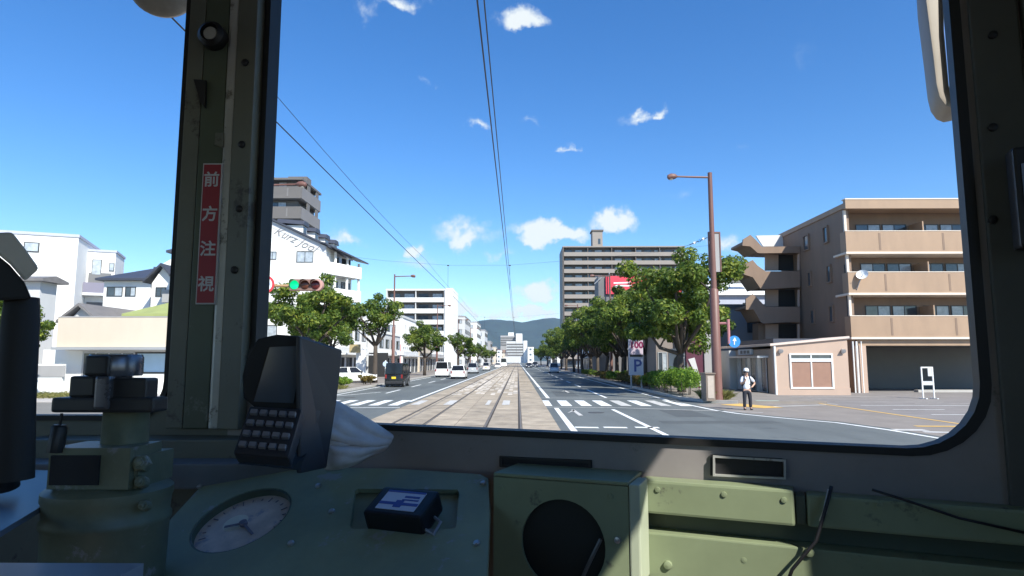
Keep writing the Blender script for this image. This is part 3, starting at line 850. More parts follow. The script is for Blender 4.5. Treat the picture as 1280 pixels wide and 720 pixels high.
for u in (974, 1052):
    p = P(u, 437, YP); q = MB(); q.lathe([(.05, 0), (.1, .08), (.16, .22), (.02, .24)], p + Vector((0, -.02, 0)), (.1, -.7, -.45), 12); q.tube([p + Vector((0, .02, .02)), p + Vector((0, -.1, 0))], .04, 6); q.build('lamp', FRAME_AL, shop, smooth=True)
# shaded shop front on its street side
xs_ = xa - .02
ya, yb = PX(963, 480, xs_).y, PX(915, 480, xs_).y
solid(shop, 'street_wall', (xa - .5, YP + 6.6, 0), (xa - .002, YP + 12.5, za - .3), W_LGREY)
solid(shop, 'shopfront_recess', (xa - .03, YP + .8, .05), (xa - .003, YP + 6.5, za - .75), VOID)
for k in range(3):
    window(shop, (xa - .03, YP + 1.75 + k * 1.85, 1.25), 1.75, 2.3, 'x-', FRAME_AL, [GLASS, GLASS_L], 2, proud=.06)
solid(shop, 'awning_bar', (xa - .75, YP + .5, za - .85), (xa - .032, YP + 6.5, za - .72), FRAME_AL)
sgn = solid(shop, 'shop_sign', (xa - .12, YP + 3.2, za - .62), (xa - .004, YP + 5.8, za - .25), W_LGREY)
for k in range(3): q = MB(); q.box((xa - .13, YP + 3.6 + k * .65, za - .55), (xa - .122, YP + 4.05 + k * .65, za - .33)); q.build('emblem', W_DKGREY, sgn)
solid(shop, 'upper_wall', (xa + .3, YP + .5, za + .03), (xb, YP + 9.5, za + .35), ROOF_DARK)

# ---- hall behind: pale roof, shade put into its blue-grey wall colour
YG = 66.0
hx0, hx1 = P(888, 400, YG).x, P(992, 400, YG).x
hz, hr = P(930, 369, YG).z, P(930, 341, YG).z
hall = empty('pale_roof_hall', (hx0, YG, 0), 'hall with shade-toned blue-grey walls and a pale sloping roof between the lamp post and the stair tower', 'building')
solid(hall, 'wall', (hx0, YG, 0), (hx1, YG + 14, hz), W_BLUEGREY)
q = MB(); q.prism([(hx0 - .3, YG - .4, hz), (hx0 - .3, YG + 7, hr), (hx0 - .3, YG + 14.4, hz)], (hx1 - hx0 + .6, 0, 0)); q.build('roof', W_WHITE, hall)
p = P(921, 351, YG + 3); solid(hall, 'roof_vent', (p.x - .9, YG + 2, p.z - .3), (p.x + 1.1, YG + 3, p.z + .12), W_DKGREY)
window(hall, (hx0 + 4.2, YG, 7.6), 1.6, .9, 'y-')

# ---- plum coloured shop behind the near hedge, tree shade put into its colours
YB = 47.0
bx = lambda u: P(u, 450, YB).x
plum = empty('plum_shop', (bx(858), YB, 0), 'plum coloured shop front with a white slash, behind the lamp post', 'building')
zt_ = P(870, 392, YB).z
solid(plum, 'wall', (bx(858), YB, 0), (bx(880), YB + 9, zt_), W_PLUM)
solid(plum, 'pilaster', (bx(880) + .003, YB - .12, 0), (bx(890), YB + 9, zt_ + .3), W_GREY)  # white pilaster greyed to stand for tree shade
q = MB(); q.prism([P(860, 449, YB), P(868, 447, YB), P(875.5, 474, YB), P(877, 492, YB), P(873, 476, YB), P(863, 455, YB)], (0, -.05, 0)); q.build('slash_panel', W_LGREY, plum)  # white slash dulled for the same tree shade
q = MB(); q.prism([P(858.5, 452, YB), P(872, 480, YB), P(874, 494, YB), P(858.5, 494, YB)], (0, -.03, 0)); q.build('dark_panel', W_DKGREY, plum)
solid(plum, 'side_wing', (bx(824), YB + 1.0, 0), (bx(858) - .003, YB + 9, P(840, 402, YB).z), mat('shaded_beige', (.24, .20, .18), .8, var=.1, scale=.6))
for k in range(2): window(plum, (bx(832 + 14 * k), YB + 1.0, 1.6), 1.0 * (bx(14) - bx(0)) * .85, 2.3, 'y-', FRAME_AL, [GLASS, GLASS_L], 2)
solid(plum, 'roof', (bx(824) - .1, YB + .8, P(840, 402, YB).z + .002), (bx(858), YB + 9.1, P(840, 402, YB).z + .2), W_DKGREY)

# ---- shops in a row behind the right trees
def shop_block(x0, x1, y0, y1, z, m, label, name='shop_building', face='x-', floors=2, trim=W_DKGREY, gm=None, cat='building', awn=None, front=True, group=None):
    b = empty(name, ((x0 + x1) / 2, y0, 0), label, cat, group)
    solid(b, 'wall', (x0, y0, 0), (x1, y1, z), m)
    solid(b, 'roof_parapet', (x0 - .12, y0 - .12, z + .002), (x1 + .12, y1 + .12, z + .35), trim)
    fx = x0 if face == 'x-' else x1
    fh = z / floors
    n = max(1, int((y1 - y0) / 3.2)); st_ = (y1 - y0) / n
    for f_ in range(floors):
        for k in range(n):
            yy = y0 + st_ * (k + .5)
            if f_ == 0: window(b, (fx, yy, 1.35), st_ * .8, 2.3, face, FRAME_AL, [GLASS, VOID], 2)
            else: window(b, (fx, yy, fh * f_ + fh * .55), st_ * .6, fh * .42, face, FRAME_DK, [GLASS, GLASS_L], 2)
    if front:
        nx = max(1, int((x1 - x0) / 3.5)); sx = (x1 - x0) / nx
        for f_ in range(floors):
            for k in range(nx):
                window(b, (x0 + sx * (k + .5), y0, fh * f_ + fh * .55), sx * .45, fh * .4, 'y-', FRAME_DK, [GLASS, GLASS_L], 2)
    s = -1 if face == 'x-' else 1
    solid(b, 'awning', (fx + s * .02, y0 + .3, 2.75), (fx + s * 1.0, y1 - .3, 2.9), awn or W_LGREY)
    solid(b, 'fascia', (fx + s * .003, y0 + .2, 2.95), (fx + s * .14, y1 - .2, 3.55), trim)
    return b


shop_block(15.8, 27, 57.5, 70, 6.8, W_GREY, 'two-storey grey shop behind the parking sign')
shop_block(15.8, 27, 71, 84, 7.6, W_BROWN, 'two-storey brown tiled shop behind the right trees')
# ---- billboard building
YR = 96.0
rx0, rx1 = P(748.5, 370, YR).x, P(862, 370, YR).x
zr0, zr1 = P(770, 366.5, YR).z, P(770, 345, YR).z
bil = empty('billboard_building', (rx0, YR, 0), 'dark grey building carrying the big red billboard above the trees', 'building')
W_BG = mat('billboard_grey', (.15, .145, .15), .7, var=.1, scale=.6)
solid(bil, 'wall', (rx0, YR + .3, 0), (rx1, YR + 14, zr0 - .02), W_BG)
solid(bil, 'billboard_side', (rx0, YR + .3, zr0 - .018), (rx0 + 1.2, YR + 5, zr1), W_BG)
bbd = solid(bil, 'billboard', (P(757.5, 360, YR).x, YR - .05, P(770, 367.5, YR).z), (rx1, YR + .29, zr1), RED_BB)
q = MB(); q.prism([P(767, 353, YR - .08), P(789, 352.3, YR - .08), P(788, 354, YR - .08), P(767, 354.6, YR - .08)], (0, .028, 0)); q.build('white_band', SIGNW, bbd)
q = MB(); q.prism([P(766.5, 357.4, YR - .08), P(772, 356, YR - .08), P(790, 356.3, YR - .08), P(787, 358, YR - .08), P(777, 358, YR - .08), P(770, 360.5, YR - .08), P(768, 362, YR - .08)], (0, .028, 0)); q.build('white_swoosh', SIGNW, bbd)
q = MB(); q.prism([P(830, 351, YR - .08), P(836, 354, YR - .08), P(835, 361, YR - .08), P(829, 357, YR - .08)], (0, .028, 0)); q.build('white_band', SIGNW, bbd)
q = MB(); a = P(761.5, 341, YR - .4); q.tube([(a.x, a.y, 8), (a.x, a.y, a.z)], .07, 6); q.build('mast', FRAME_AL, bil)
q = MB(); a, c = P(743, 355, YR), P(752, 346.5, YR); q.tube([a, c], .07, 6); q.build('lamp_arm', FRAME_AL, bil)
for k in range(4): window(bil, (rx0 + 2.0 + k * 3.2, YR + .3, 8.2), 2.0, 1.4, 'y-')
shop_block(15.8, 30, 112, 132, 8.5, W_CREAM, 'cream shop building below the tall apartment block')
shop_block(16.0, 30, 136, 165, 10.5, W_LGREY, 'light grey shop building at the far end of the right trees', floors=3)
shop_block(16.0, 28, 260, 290, P(690, 418, 260).z, W_WHITE, 'far white building just left of the tall apartment block', floors=4, awn=W_WHITE)
shop_block(16.0, 28, 310, 350, P(690, 427, 310).z, W_LGREY, 'far grey building next to the hills, right of the road end', floors=3)


# ---- mid-rise flats with balconies toward us
def flats(name, label, x0, x1, y0, y1, z, floors, wallm, parm, side='left', cols=2, endm=None, roofm=None, bal=1.2, top=0.0, par_h=1.05):
    b = empty(name, ((x0 + x1) / 2, y0, 0), label, 'building')
    fh = (z - top) / floors
    solid(b, 'wall', (x0, y0 + bal, 0), (x1, y1, z), wallm)
    solid(b, 'roof', (x0 - .1, y0 - .1, z + .002), (x1 + .1, y1 + .1, z + .4), roofm or parm)
    em = endm or parm
    for x in (x0, x1 - .3): solid(b, 'end_wall', (x, y0, 0), (x + .3, y0 + bal - .002, z), em)
    w = (x1 - x0 - .6)
    for k in range(1, cols):
        x = x0 + .3 + w * k / cols
        solid(b, 'divider', (x - .12, y0 + .1, 0), (x + .12, y0 + bal - .002, z), em)
    win, gl = MB(), MB()
    for f_ in range(floors):
        zb_ = f_ * fh + fh * .0
        if f_ > 0:
            solid(b, 'balcony', (x0 + .3, y0 - .12, zb_ - .15), (x1 - .3, y0 + .06, zb_ + par_h), parm)
            solid(b, 'balcony_slab', (x0 + .3, y0 + .062, zb_ - .2), (x1 - .3, y0 + bal - .004, zb_), em)
        nw = max(2, int(w / 3.2))
        for k in range(nw):
            xc = x0 + .3 + w * (k + .5) / nw
            gl.box((xc - w / nw * .34, y0 + bal - .06, zb_ + .15), (xc + w / nw * .34, y0 + bal - .03, zb_ + fh * .74), k % 2)
            win.box((xc - w / nw * .37, y0 + bal - .028, zb_ + .1), (xc + w / nw * .37, y0 + bal - .002, zb_ + fh * .77))
    win.build('window_frame', FRAME_DK, b, kind='stuff')
    gl.build('window', [GLASS, GLASS_L], b, kind='stuff')
    return b


# tall taupe apartment block
YA = 212.0
ax0, ax1 = P(704, 350, YA).x, P(857, 350, YA).x
tall = flats('tall_apartment_block', 'tall taupe apartment block of fourteen banded floors rising behind the right trees', ax0, ax1, YA, YA + 14, P(780, 309, YA).z, 14, W_TAUPE, W_TAUPE_L, cols=5, endm=W_TAUPE, roofm=W_TAUPE_L, bal=1.6, par_h=1.2)
solid(tall, 'side_wall', (ax0 - .25, YA + .2, 0), (ax0 - .002, YA + 14, P(780, 309, YA).z), W_DKGREY)  # dark grey sheet stands for the shade on this side
p, c = P(740.5, 289, YA + 4), P(753.5, 308, YA + 4)
tw = solid(tall, 'stair_head', (p.x, YA + 4, P(780, 309, YA).z + .41), (c.x, YA + 9, p.z), W_TAUPE_L)
solid(tall, 'stair_head_cap', (p.x - .3, YA + 3.7, p.z + .002), (c.x + .3, YA + 9.3, p.z + .5), W_TAUPE)
q = MB(); q.box((p.x + 1.9, YA + 3.95, p.z - 4.5), (p.x + 2.7, YA + 3.998, p.z - 2.6)); q.build('stair_window', GLASS, tw)

# white six-storey flats on the left
YW = 172.0
wx0, wx1 = P(482, 400, YW).x, P(556, 400, YW).x
wf = flats('white_flats', 'white six-storey block of flats with open balconies beyond the black van', wx0, wx1, YW, YW + 15, P(520, 363, YW).z, 7, W_TAUPE, W_WHITE, cols=2, endm=W_LGREY, roofm=W_WHITE, bal=1.5)
solid(wf, 'stair_block', (wx1 + .002, YW - .3, 0), (P(566, 400, YW).x, YW + 15, P(520, 363, YW).z + .6), W_WHITE)
p = P(520, 363, YW)
# grey tower behind the script-sign building
YT = 90.0
cx = P(376.5, 260, YT).x
zt2 = P(376, 222, YT).z
TW_P = mat('tower_parapet', (.135, .125, .12), .7, var=.06, scale=.5); TW_L = mat('tower_parapet_light', (.19, .18, .18), .7, var=.06, scale=.5)
gt = empty('grey_apartment_tower', (cx - 6, YT, 0), 'tall grey apartment tower with dark balcony bands behind the white gabled building', 'building')
y2 = PX(400, 280, cx).y
solid(gt, 'wall', (cx - 13, YT + 1.2, 0), (cx - 1.0, y2, zt2 - .3), W_DKGREY)
solid(gt, 'roof', (cx - 13.2, YT - .05, zt2 - .3), (cx + .05, y2 + .1, zt2), TW_P)
for k in range(2): solid(gt, 'roof_hut', (cx - 9 + k * 6.2, YT + 2, zt2 + .002), (cx - 5 + k * 5, YT + 4, zt2 + .75), TW_P)
fh = 2.98
for k in range(8):
    zb_ = zt2 - .3 - fh * (k + 1) + .25
    if zb_ < 0: continue
    bl = solid(gt, 'balcony', (cx - 13, YT, zb_), (cx, YT + .15, zb_ + 1.75), TW_P)
    q = MB(); q.box((cx - .15, YT + .152, zb_), (cx, y2, zb_ + 1.75)); q.build('balcony_side', TW_L, bl)
    q = MB(); q.box((cx - 12.9, YT + .152, zb_ - .12), (cx - .152, y2 - .1, zb_ - .002)); q.build('balcony_slab', TW_P, bl)
    x_ = P(359, 250, YT).x; q = MB(); q.box((x_ - .1, YT - .02, zb_ + .3), (x_ + .1, YT - .002, zb_ + 1.5)); q.build('joint', TW_L, bl)
    for j in range(2):
        q = MB(); ym = YT + 2.6 + j * (y2 - YT) * .45; q.box((cx - .14, ym, zb_ + 1.752), (cx - .02, ym + 1.2, zb_ + fh - .12)); q.build('pier', TW_P, bl)
    for j in range(3): window(gt, (cx - 11 + j * 3.6, YT + 1.2, zb_ + 1.7), 2.4, 2.0, 'y-', FRAME_DK, [GLASS, GLASS_L], 2)

# ---- white gabled building with a script sign
YK = 68.0
kx1 = P(407, 330, YK).x
kz1 = P(407, 308, YK).z
kx0 = P(270, 330, YK).x
k_y2 = YK + 9.0
gab = empty('gabled_building', (kx1, YK, 0), 'white gabled building with a dark script sign and curved white balconies', 'building')
kzl = P(330, 271.5, YK).z + (kx0 - P(330, 271, YK).x) * -((P(330, 271.5, YK).z - kz1) / (kx1 - P(330, 271, YK).x))
kxm = P(318, 271, YK).x
slope = (P(330, 271.5, YK).z - kz1) / (kx1 - P(330, 271, YK).x)
kzm = kz1 + (kx1 - kxm) * slope
q = MB(); q.prism([(kx0 - 6, YK, 0), (kx1, YK, 0), (kx1, YK, kz1), (kxm, YK, kzm), (kx0 - 6, YK, kz1 - 2)], (0, k_y2 - YK, 0)); q.build('wall', W_WHITE, gab)
ex = .5
q = MB(); t_ = .22
q.prism([(kxm, YK - .35, kzm + .05), (kx1 + ex, YK - .35, kz1 - ex * slope + .05), (kx1 + ex, YK - .35, kz1 - ex * slope + t_ + .05), (kxm, YK - .35, kzm + t_ + .05)], (0, k_y2 - YK + .7, 0)); q.build('roof', ROOF_DARK, gab)
q = MB(); q.prism([(kxm, YK - .04, kzm - .72), (kx1, YK - .04, kz1 - .72), (kx1, YK - .04, kz1), (kxm, YK - .04, kzm)], (0, .036, 0)); q.build('bargeboard', mat('pale_grey_trim', (.60, .60, .62), .7), gab)
for i, uu in enumerate((383, 397.5, 410, 421)):
    yd = YK + 1.5 + i * 3.1; vv = (291, 299, 305.5, 311)[i]
    p = P(uu, vv, yd)
    rz_ = lambda x: kz1 + (kx1 - x) * slope
    xd1 = min(p.x, kx1 + 1.2); xd0 = xd1 - 2.6; zt3 = rz_(xd1) + 1.25
    dm = solid(gab, 'dormer', (xd0, yd - .7, rz_(xd1)), (xd1 - .2, yd + .7, zt3), W_WHITE)
    q = MB(); q.prism([(xd1, yd - 1.0, zt3), (xd1, yd + 1.0, zt3), (xd1, yd + .6, zt3 + .5), (xd1, yd - .6, zt3 + .5)], (-3, 0, .25)); q.build('dormer_roof', ROOF_DARK, dm)
    q = MB(); q.box((xd1 - .198, yd - .45, zt3 - .95), (xd1 - .14, yd + .45, zt3 - .15)); q.build('dormer_window', GLASS, dm)
sx_, sz_ = P(367, 297, YK).x, P(367, 297.5, YK).z
ang = math.atan(slope)
put_text('script_lettering', 'Kurz Jool', 1.32, mat('script_grey', (.26, .25, .26), .6), gab, (P(369, 302, YK).x, YK - .05, P(371, 299.5, YK).z), (math.cos(ang), 0, -math.sin(ang)), (math.sin(ang) + .0, 0, math.cos(ang)), shear=.45, depth=.02, bold=-.012)
for (ua, ub, va, vb) in ((335.5, 345.5, 314.5, 324.5), (371, 391.5, 314, 328)):
    a, c = P(ua, va, YK), P(ub, vb, YK); window(gab, ((a.x + c.x) / 2, YK, (a.z + c.z) / 2), c.x - a.x, a.z - c.z, 'y-', FRAME_DK, GLASS_L, 2)
# angled balcony wing running towards the street
KA, KB = P(405, 340, YK - .1), P(452, 340, YK + 5.2)
KA.z = KB.z = 0
kd = (KB - KA).normalized(); kn_ = Vector((kd.y, -kd.x, 0)); kl_ = (KB - KA).length
zref = lambda v: P(405, v, YK).z
q = MB(); q.prism([KA - kn_ * 1.5, KB - kn_ * 1.5, KB - kn_ * 6, KA - kn_ * 6 + Vector((0, 4, 0))], (0, 0, zref(311) - 1.25)); q.build('wing_wall', W_WHITE, gab)
q = MB(); e0 = KA + kn_ * .5 - kd * .4; e1 = KB + kn_ * .5 + kd * .6; zr0_, zr1_ = zref(306.5), zref(306.5) - 1.3
q.prism([e0 + ZV * zr0_ for ZV in (Vector((0, 0, 1)),)] + [e1 + Vector((0, 0, zr1_)), e1 - kn_ * 1.9 + Vector((0, 0, zr1_ + .5)), e0 - kn_ * 1.9 + Vector((0, 0, zr0_ + .5))], (0, 0, .16)); q.build('wing_roof', ROOF_DARK, gab)
for j, (va, vb) in enumerate(((326, 341.5), (358, 373), (390, 405))):
    zt4, zb4 = zref(va), zref(vb)
    q = MB(); q.obox((KA + KB) / 2 - kn_ * .07 + Vector((0, 0, (zt4 + zb4) / 2)), kd * kl_ / 2, kn_ * .07, Vector((0, 0, (zt4 - zb4) / 2))); bl = q.build('balcony', W_WHITE, gab, bevel=.02)
    q = MB(); q.obox((KA + KB) / 2 - kn_ * .82 + Vector((0, 0, zb4 + .08)), kd * (kl_ / 2 - .01), kn_ * .67, Vector((0, 0, .08))); q.build('balcony_floor', W_LGREY, bl)
    q = MB(); q.obox(KB - kn_ * .82 + Vector((0, 0, (zt4 + zb4) / 2)), kd * .07, kn_ * .67, Vector((0, 0, (zt4 - zb4) / 2 - .003))); q.build('balcony_end', W_WHITE, bl)
    n_w = 3
    for k in range(n_w):
        c = KA + kd * kl_ * (k + .5) / n_w - kn_ * 1.47
        q = MB(); q.obox(c + Vector((0, 0, zb4 + 1.25)), kd * kl_ / n_w * .36, kn_ * .03, Vector((0, 0, 1.05))); wo = q.build('window', FRAME_DK, gab)
        q = MB(); q.obox(c + kn_ * .034 + Vector((0, 0, zb4 + 1.25)), kd * kl_ / n_w * .31, kn_ * .003, Vector((0, 0, .97))); q.build('pane', GLASS, wo)
    for k in range(n_w + 1):
        c = KA + kd * (.1 + (kl_ - .2) * k / n_w) - kn_ * .35
        zt5 = zref(va - 16.4) if j else zr0_ - 1.3 * k / n_w + .05
        q = MB(); q.obox(c + Vector((0, 0, (zt4 + zt5) / 2)), kd * .1, kn_ * .1, Vector((0, 0, (zt5 - zt4) / 2 - .01))); q.build('column', W_WHITE, gab)
for k in range(4): window(gab, (P(342 + k * 17, 420, YK).x, YK, 1.6), .9, 2.0, 'y-', FRAME_DK, GLASS, 1)
for k in range(5): solid(gab, 'fin', (P(386 + k * 6, 420, YK).x, YK - .35, .3), (P(388.5 + k * 6, 420, YK).x, YK - .003, 5.2), W_WHITE)

# ---- shops along the left pavement
FX = -17.4
GLS = 'shops along the left pavement'
b1 = shop_block(FX - 11, FX - 1.2, 66, 79, 6.6, W_WHITE, 'white two-storey shop with a small tan board behind the bare-trunk tree', face='x+', trim=W_LGREY, group=GLS, awn=W_WHITE)
p = P(439, 435, 64); bd = solid(b1, 'signboard', (p.x - .55, 65.4, p.z - .45), (p.x + .55, 65.6, p.z + .4), mat('yellow_board', (.42, .33, .17), .6))
solid(b1, 'shutter', (P(445, 460, 66).x, 65.9, .1), (P(457, 460, 66).x, 65.998, 3.2), SIGNW)
b2 = shop_block(FX - 10, FX, 80, 95, 5.6, W_LGREY, 'grey shop with a dark garage opening right of the bare-trunk tree', face='x+', trim=W_WHITE, group=GLS)
solid(b2, 'garage_opening', (P(461, 460, 80).x, 79.9, .05), (P(485, 460, 80).x, 79.998, 3.1), VOID)
b3 = shop_block(FX - 12, FX, 97, 112, 8.6, W_WHITE, 'pale shop with ribbed upper floor behind the black van', face='x+', trim=W_LGREY, group=GLS)
for k in range(8): solid(b3, 'rib', (FX + .003, 97.5 + k * 1.8, 4.2), (FX + .25, 97.9 + k * 1.8, 8.0), W_LGREY)
solid(b3, 'pink_panel', (FX - 3.2, 96.9, 0), (FX - .2, 96.998, 4.6), W_PINK)
b4 = shop_block(FX - 12, FX, 114, 130, 7.0, W_CREAM, 'cream shop behind the parked white van', face='x+', trim=W_DKGREY, group=GLS, awn=W_DKGREY)
b5 = shop_block(FX - 12, FX - 1, 132, 160, 6.4, W_WHITE, 'low white shop below the white flats', face='x+', trim=W_GREY, group=GLS)
# far row of pale mid-rises
frow = [(563, 581, 205, 396, W_LGREY, 'pale grey mid-rise just right of the white flats'), (581, 596, 235, 403, W_WHITE, 'slim white mid-rise in the far left row'), (594, 606, 280, 413, W_LGREY, 'far grey mid-rise under the hill slope'),
        (604, 613, 330, 427, W_GREY, 'far low dark building at the foot of the hills'), (611, 620, 400, 434, W_CREAM, 'far low cream building left of the city block'), (618, 627, 500, 438, W_WHITE, 'tiny far white building beside the city block')]
for (ua, ub, yy, vt, m_, lb) in frow:
    x0, x1, z = P(ua, 440, yy).x, P(ub, 440, yy).x, P(ua, vt, yy).z
    b = shop_block(x0 - 6, x1, yy, yy + 24, z, m_, lb, name='midrise_building', face='x+', floors=max(2, int(z / 3.1)), trim=W_GREY)
# ---- city office at the end of the road
YC = 700.0
def C(u, v): return P(u, v, YC)
co = empty('city_office', (C(642, 440).x, YC, 0), 'far white office block with horizontal window bands closing the end of the road', 'building')
def cbox(name, ua, ub, vt, d0, d1, m): return solid(co, name, (C(ua, 440).x, YC + d0, 0), (C(ub, 440).x, YC + d1, C(640, vt).z), m)
cbox('rear_wing', 625, 644.5, 418.5, 20, 45, W_GREY); cbox('tower', 645, 653, 416.5, 12, 40, W_WHITE); cbox('front_wing', 633, 654.2, 426.5, 0, 11.9, W_LGREY); cbox('white_end', 654.4, 659, 426, -1, 14, W_WHITE)
for k in range(5):
    z = C(640, 430.3 + k * 3.4).z; solid(co, 'window_band', (C(633.4, 440).x, YC - .3, z - .9), (C(653.6, 440).x, YC - .002, z + .7), W_DKGREY)
for k in range(4):
    z = C(640, 421.5 + k * 3).z; solid(co, 'window_band', (C(625.3, 440).x, YC + 19.7, z - .8), (C(644, 440).x, YC + 19.998, z + .6), W_DKGREY)
solid(co, 'roof_hut', (C(635, 440).x, YC + 22, C(640, 418.5).z + .01), (C(642, 440).x, YC + 30, C(640, 414.5).z), W_WHITE)
shop_block(C(659.5, 440).x, C(667, 440).x, 690, 720, C(660, 434).z, W_WHITE, 'tiny far white house right of the city office', floors=3, face='x+', front=True)
# low roofs filling the end of the street
for i in range(14):
    u = 600 + i * 4.6 + rnd.uniform(-1, 1); yy = 520 + rnd.uniform(0, 130)
    if 628 < u < 664: continue
    x = P(u, 445, yy).x; w = rnd.uniform(4, 8); z = rnd.uniform(6, 12)
    b = empty('far_house', (x, yy, 0), None, None)
    tag(b, 'tiny far house with a low roof at the end of the street', 'house', 'tiny houses at the far end of the street')
    solid(b, 'wall', (x - w, yy, 0), (x + w, yy + 10, z), (W_WHITE, W_LGREY, W_CREAM)[i % 3])
    q = MB(); q.prism([(x - w - .5, yy - .5, z), (x - w - .5, yy + 5, z + 2.5), (x - w - .5, yy + 10.5, z)], (2 * w + 1, 0, 0)); q.build('roof', (ROOF_GREY, ROOF_DARK, W_BROWN)[i % 3], b)

# ---- left window view
# white mid-rise with lilac balcony bands (turned to the street)
YM = 64.0
c0 = P(95, 340, YM)
mid = empty('white_midrise', (c0.x, YM, 0), 'white mid-rise at the far left with lilac balcony bands', 'building', rz=R(22))
zA, zB = P(95, 297, YM).z, P(110, 306, YM).z
def mb_(name, a, c, m): q = MB(); q.box(a, c); return q.build(name, m, mid, local=True)
mb_('wall', (-15, 0, 0), (0, 11, zA), W_WHITE); mb_('roof_edge', (-15.1, -.1, zA + .002), (.1, 11.1, zA + .3), W_BLUEGREY)
mb_('balcony_wall', (.002, 4.2, 0), (2.6, 9.0, zB), W_WHITE); mb_('roof_edge', (.004, 4.1, zB + .002), (2.7, 9.1, zB + .25), W_BLUEGREY)
LILAC = mat('lilac_band', (.20, .19, .25), .7)
for k in range(4):
    zb_ = zB - 4.6 - 3.2 * k
    bl = mb_('balcony', (.05, 2.9, zb_), (2.75, 3.1, zb_ + 1.1), LILAC)
    q = MB(); q.box((.05, 2.88, zb_ - .25), (2.75, 4.198, zb_ - .002)); q.build('balcony_slab', W_WHITE, bl, local=True)
    q = MB(); q.box((.2, 4.1, zb_ + .01), (2.3, 4.196, zb_ + 2.3)); q.build('balcony_recess_shade', mat('shaded_recess_grey', (.16, .16, .165), .7), bl, local=True)  # grey sheet paints the shade in the balcony recess
for (x, z, w, h) in ((-9.2, zA - 2.4, 2.0, 1.5), (-3.9, zA - 1.25, 1.3, 1.0), (-12.5, zA - 8, 2, 1.5)):
    o = mb_('window', (x - w / 2, -.06, z - h / 2), (x + w / 2, -.002, z + h / 2), FRAME_DK)
    q = MB(); q.box((x - w / 2 + .1, -.1, z - h / 2 + .1), (x + w / 2 - .1, -.062, z + h / 2 - .1)); q.build('pane', GLASS_L, o, local=True)
for (x, z, w, h) in ((.9, zB - 1.7, .9, 1.7), (2.3, zB - 1.6, .5, .9)):
    o = mb_('window', (x - w / 2, 4.12, z - h / 2), (x + w / 2, 4.196, z + h / 2), FRAME_DK)
    q = MB(); q.box((x - w / 2 + .06, 4.08, z - h / 2 + .06), (x + w / 2 - .06, 4.118, z + h / 2 - .06)); q.build('pane', GLASS_L, o, local=True)
q = MB(); q.tube([(-10.5, 1, zA + .3), (-10.5, 1, zA + 1.6)], .04, 6); q.tube([(-10.9, 1, zA + 1.3), (-10.1, 1, zA + 1.5)], .03, 5); q.build('aerial', FRAME_AL, mid, local=True)


def gable_house(name, label, ua, ub, Y, depth, v_eave, v_ridge, wallm, roofm, over=.5, hip=0.0, cat='house', axis='x'):
    x0, x1 = P(ua, 400, Y).x, P(ub, 400, Y).x
    ze, zr = P((ua + ub) / 2, v_eave, Y).z, P((ua + ub) / 2, v_ridge, Y + depth * (.5 if axis == 'x' else 0)).z
    b = empty(name, ((x0 + x1) / 2, Y, 0), label, cat)
    solid(b, 'wall', (x0, Y, 0), (x1, Y + depth, ze), wallm)
    q = MB(); o_ = over
    if axis == 'x':
        a = [(x0 - o_, Y - o_, ze), (x1 + o_, Y - o_, ze), (x1 + o_, Y + depth + o_, ze), (x0 - o_, Y + depth + o_, ze), (x0 - o_ + hip, Y + depth / 2, zr), (x1 + o_ - hip, Y + depth / 2, zr)]
        a2 = [(p[0], p[1], p[2] + .18) for p in a]
        q.add(a2, [(0, 1, 5, 4), (2, 3, 4, 5), (1, 2, 5), (3, 0, 4)]); q.add([(p[0], p[1], p[2] + .001) for p in a[:4]], [(3, 2, 1, 0)]); q.add(a[:4] + a2[:4], [(0, 1, 5, 4), (1, 2, 6, 5), (2, 3, 7, 6), (3, 0, 4, 7)])
    else:
        xm = (x0 + x1) / 2
        q.prism([(x0 - o_, Y - o_, ze), (xm, Y - o_, zr), (x1 + o_, Y - o_, ze), (x1 + o_, Y - o_, ze + .2), (xm, Y - o_, zr + .22), (x0 - o_, Y - o_, ze + .2)], (0, depth + 2 * o_, 0))
        g_ = MB(); g_.prism([(x0, Y + .01, ze + .001), (xm, Y + .01, zr - .02), (x1, Y + .01, ze + .001)], (0, .2, 0)); g_.build('gable', wallm, b)
    q.build('roof', roofm, b)
    return b, x0, x1, ze


hs, x0, x1, ze = gable_house('white_house', 'white two-storey house with a dark blue hipped roof left of the cab pillar', 127, 186, 54, 9, 351, 336, W_WHITE, ROOF_DARK, .5, 3.0)
for (ua, ub, va, vb) in ((134, 153, 358.5, 370.5), (157, 169.5, 358.5, 370.5), (131, 150, 391, 396)):
    a, c = P(ua, va, 54), P(ub, vb, 54); window(hs, ((a.x + c.x) / 2, 54, (a.z + c.z) / 2), c.x - a.x, max(.5, a.z - c.z), 'y-', FRAME_DK, [GLASS, GLASS_L], 2)
h2, _, _, _ = gable_house('dormer_house', 'white house with a small dormer beside the dark blue roof', 187, 214, 52, 9, 354, 333, W_WHITE, ROOF_DARK, .5, 0, axis='y')
a, c = P(195, 359, 52), P(207, 371, 52); window(h2, ((a.x + c.x) / 2, 52, (a.z + c.z) / 2), c.x - a.x, a.z - c.z, 'y-', FRAME_DK, GLASS, 2)
solid(h2, 'balcony', (P(203, 362, 51).x, 51, P(200, 378, 51).z), (P(214, 362, 51).x, 51.998, P(200, 362, 51).z), W_GREY)
gable_house('eave_house', 'tall white house whose dark eave shows just left of the cab pillar', 216, 262, 49, 9, 317, 306, W_WHITE, ROOF_DARK, .55, 0)
gr, _, _, _ = gable_house('green_roof_house', 'low house with a faded green metal roof behind the cream shop', 160, 232, 46, 7, 395.5, 377, W_BROWN, ROOF_GREEN, .3, 2.4)
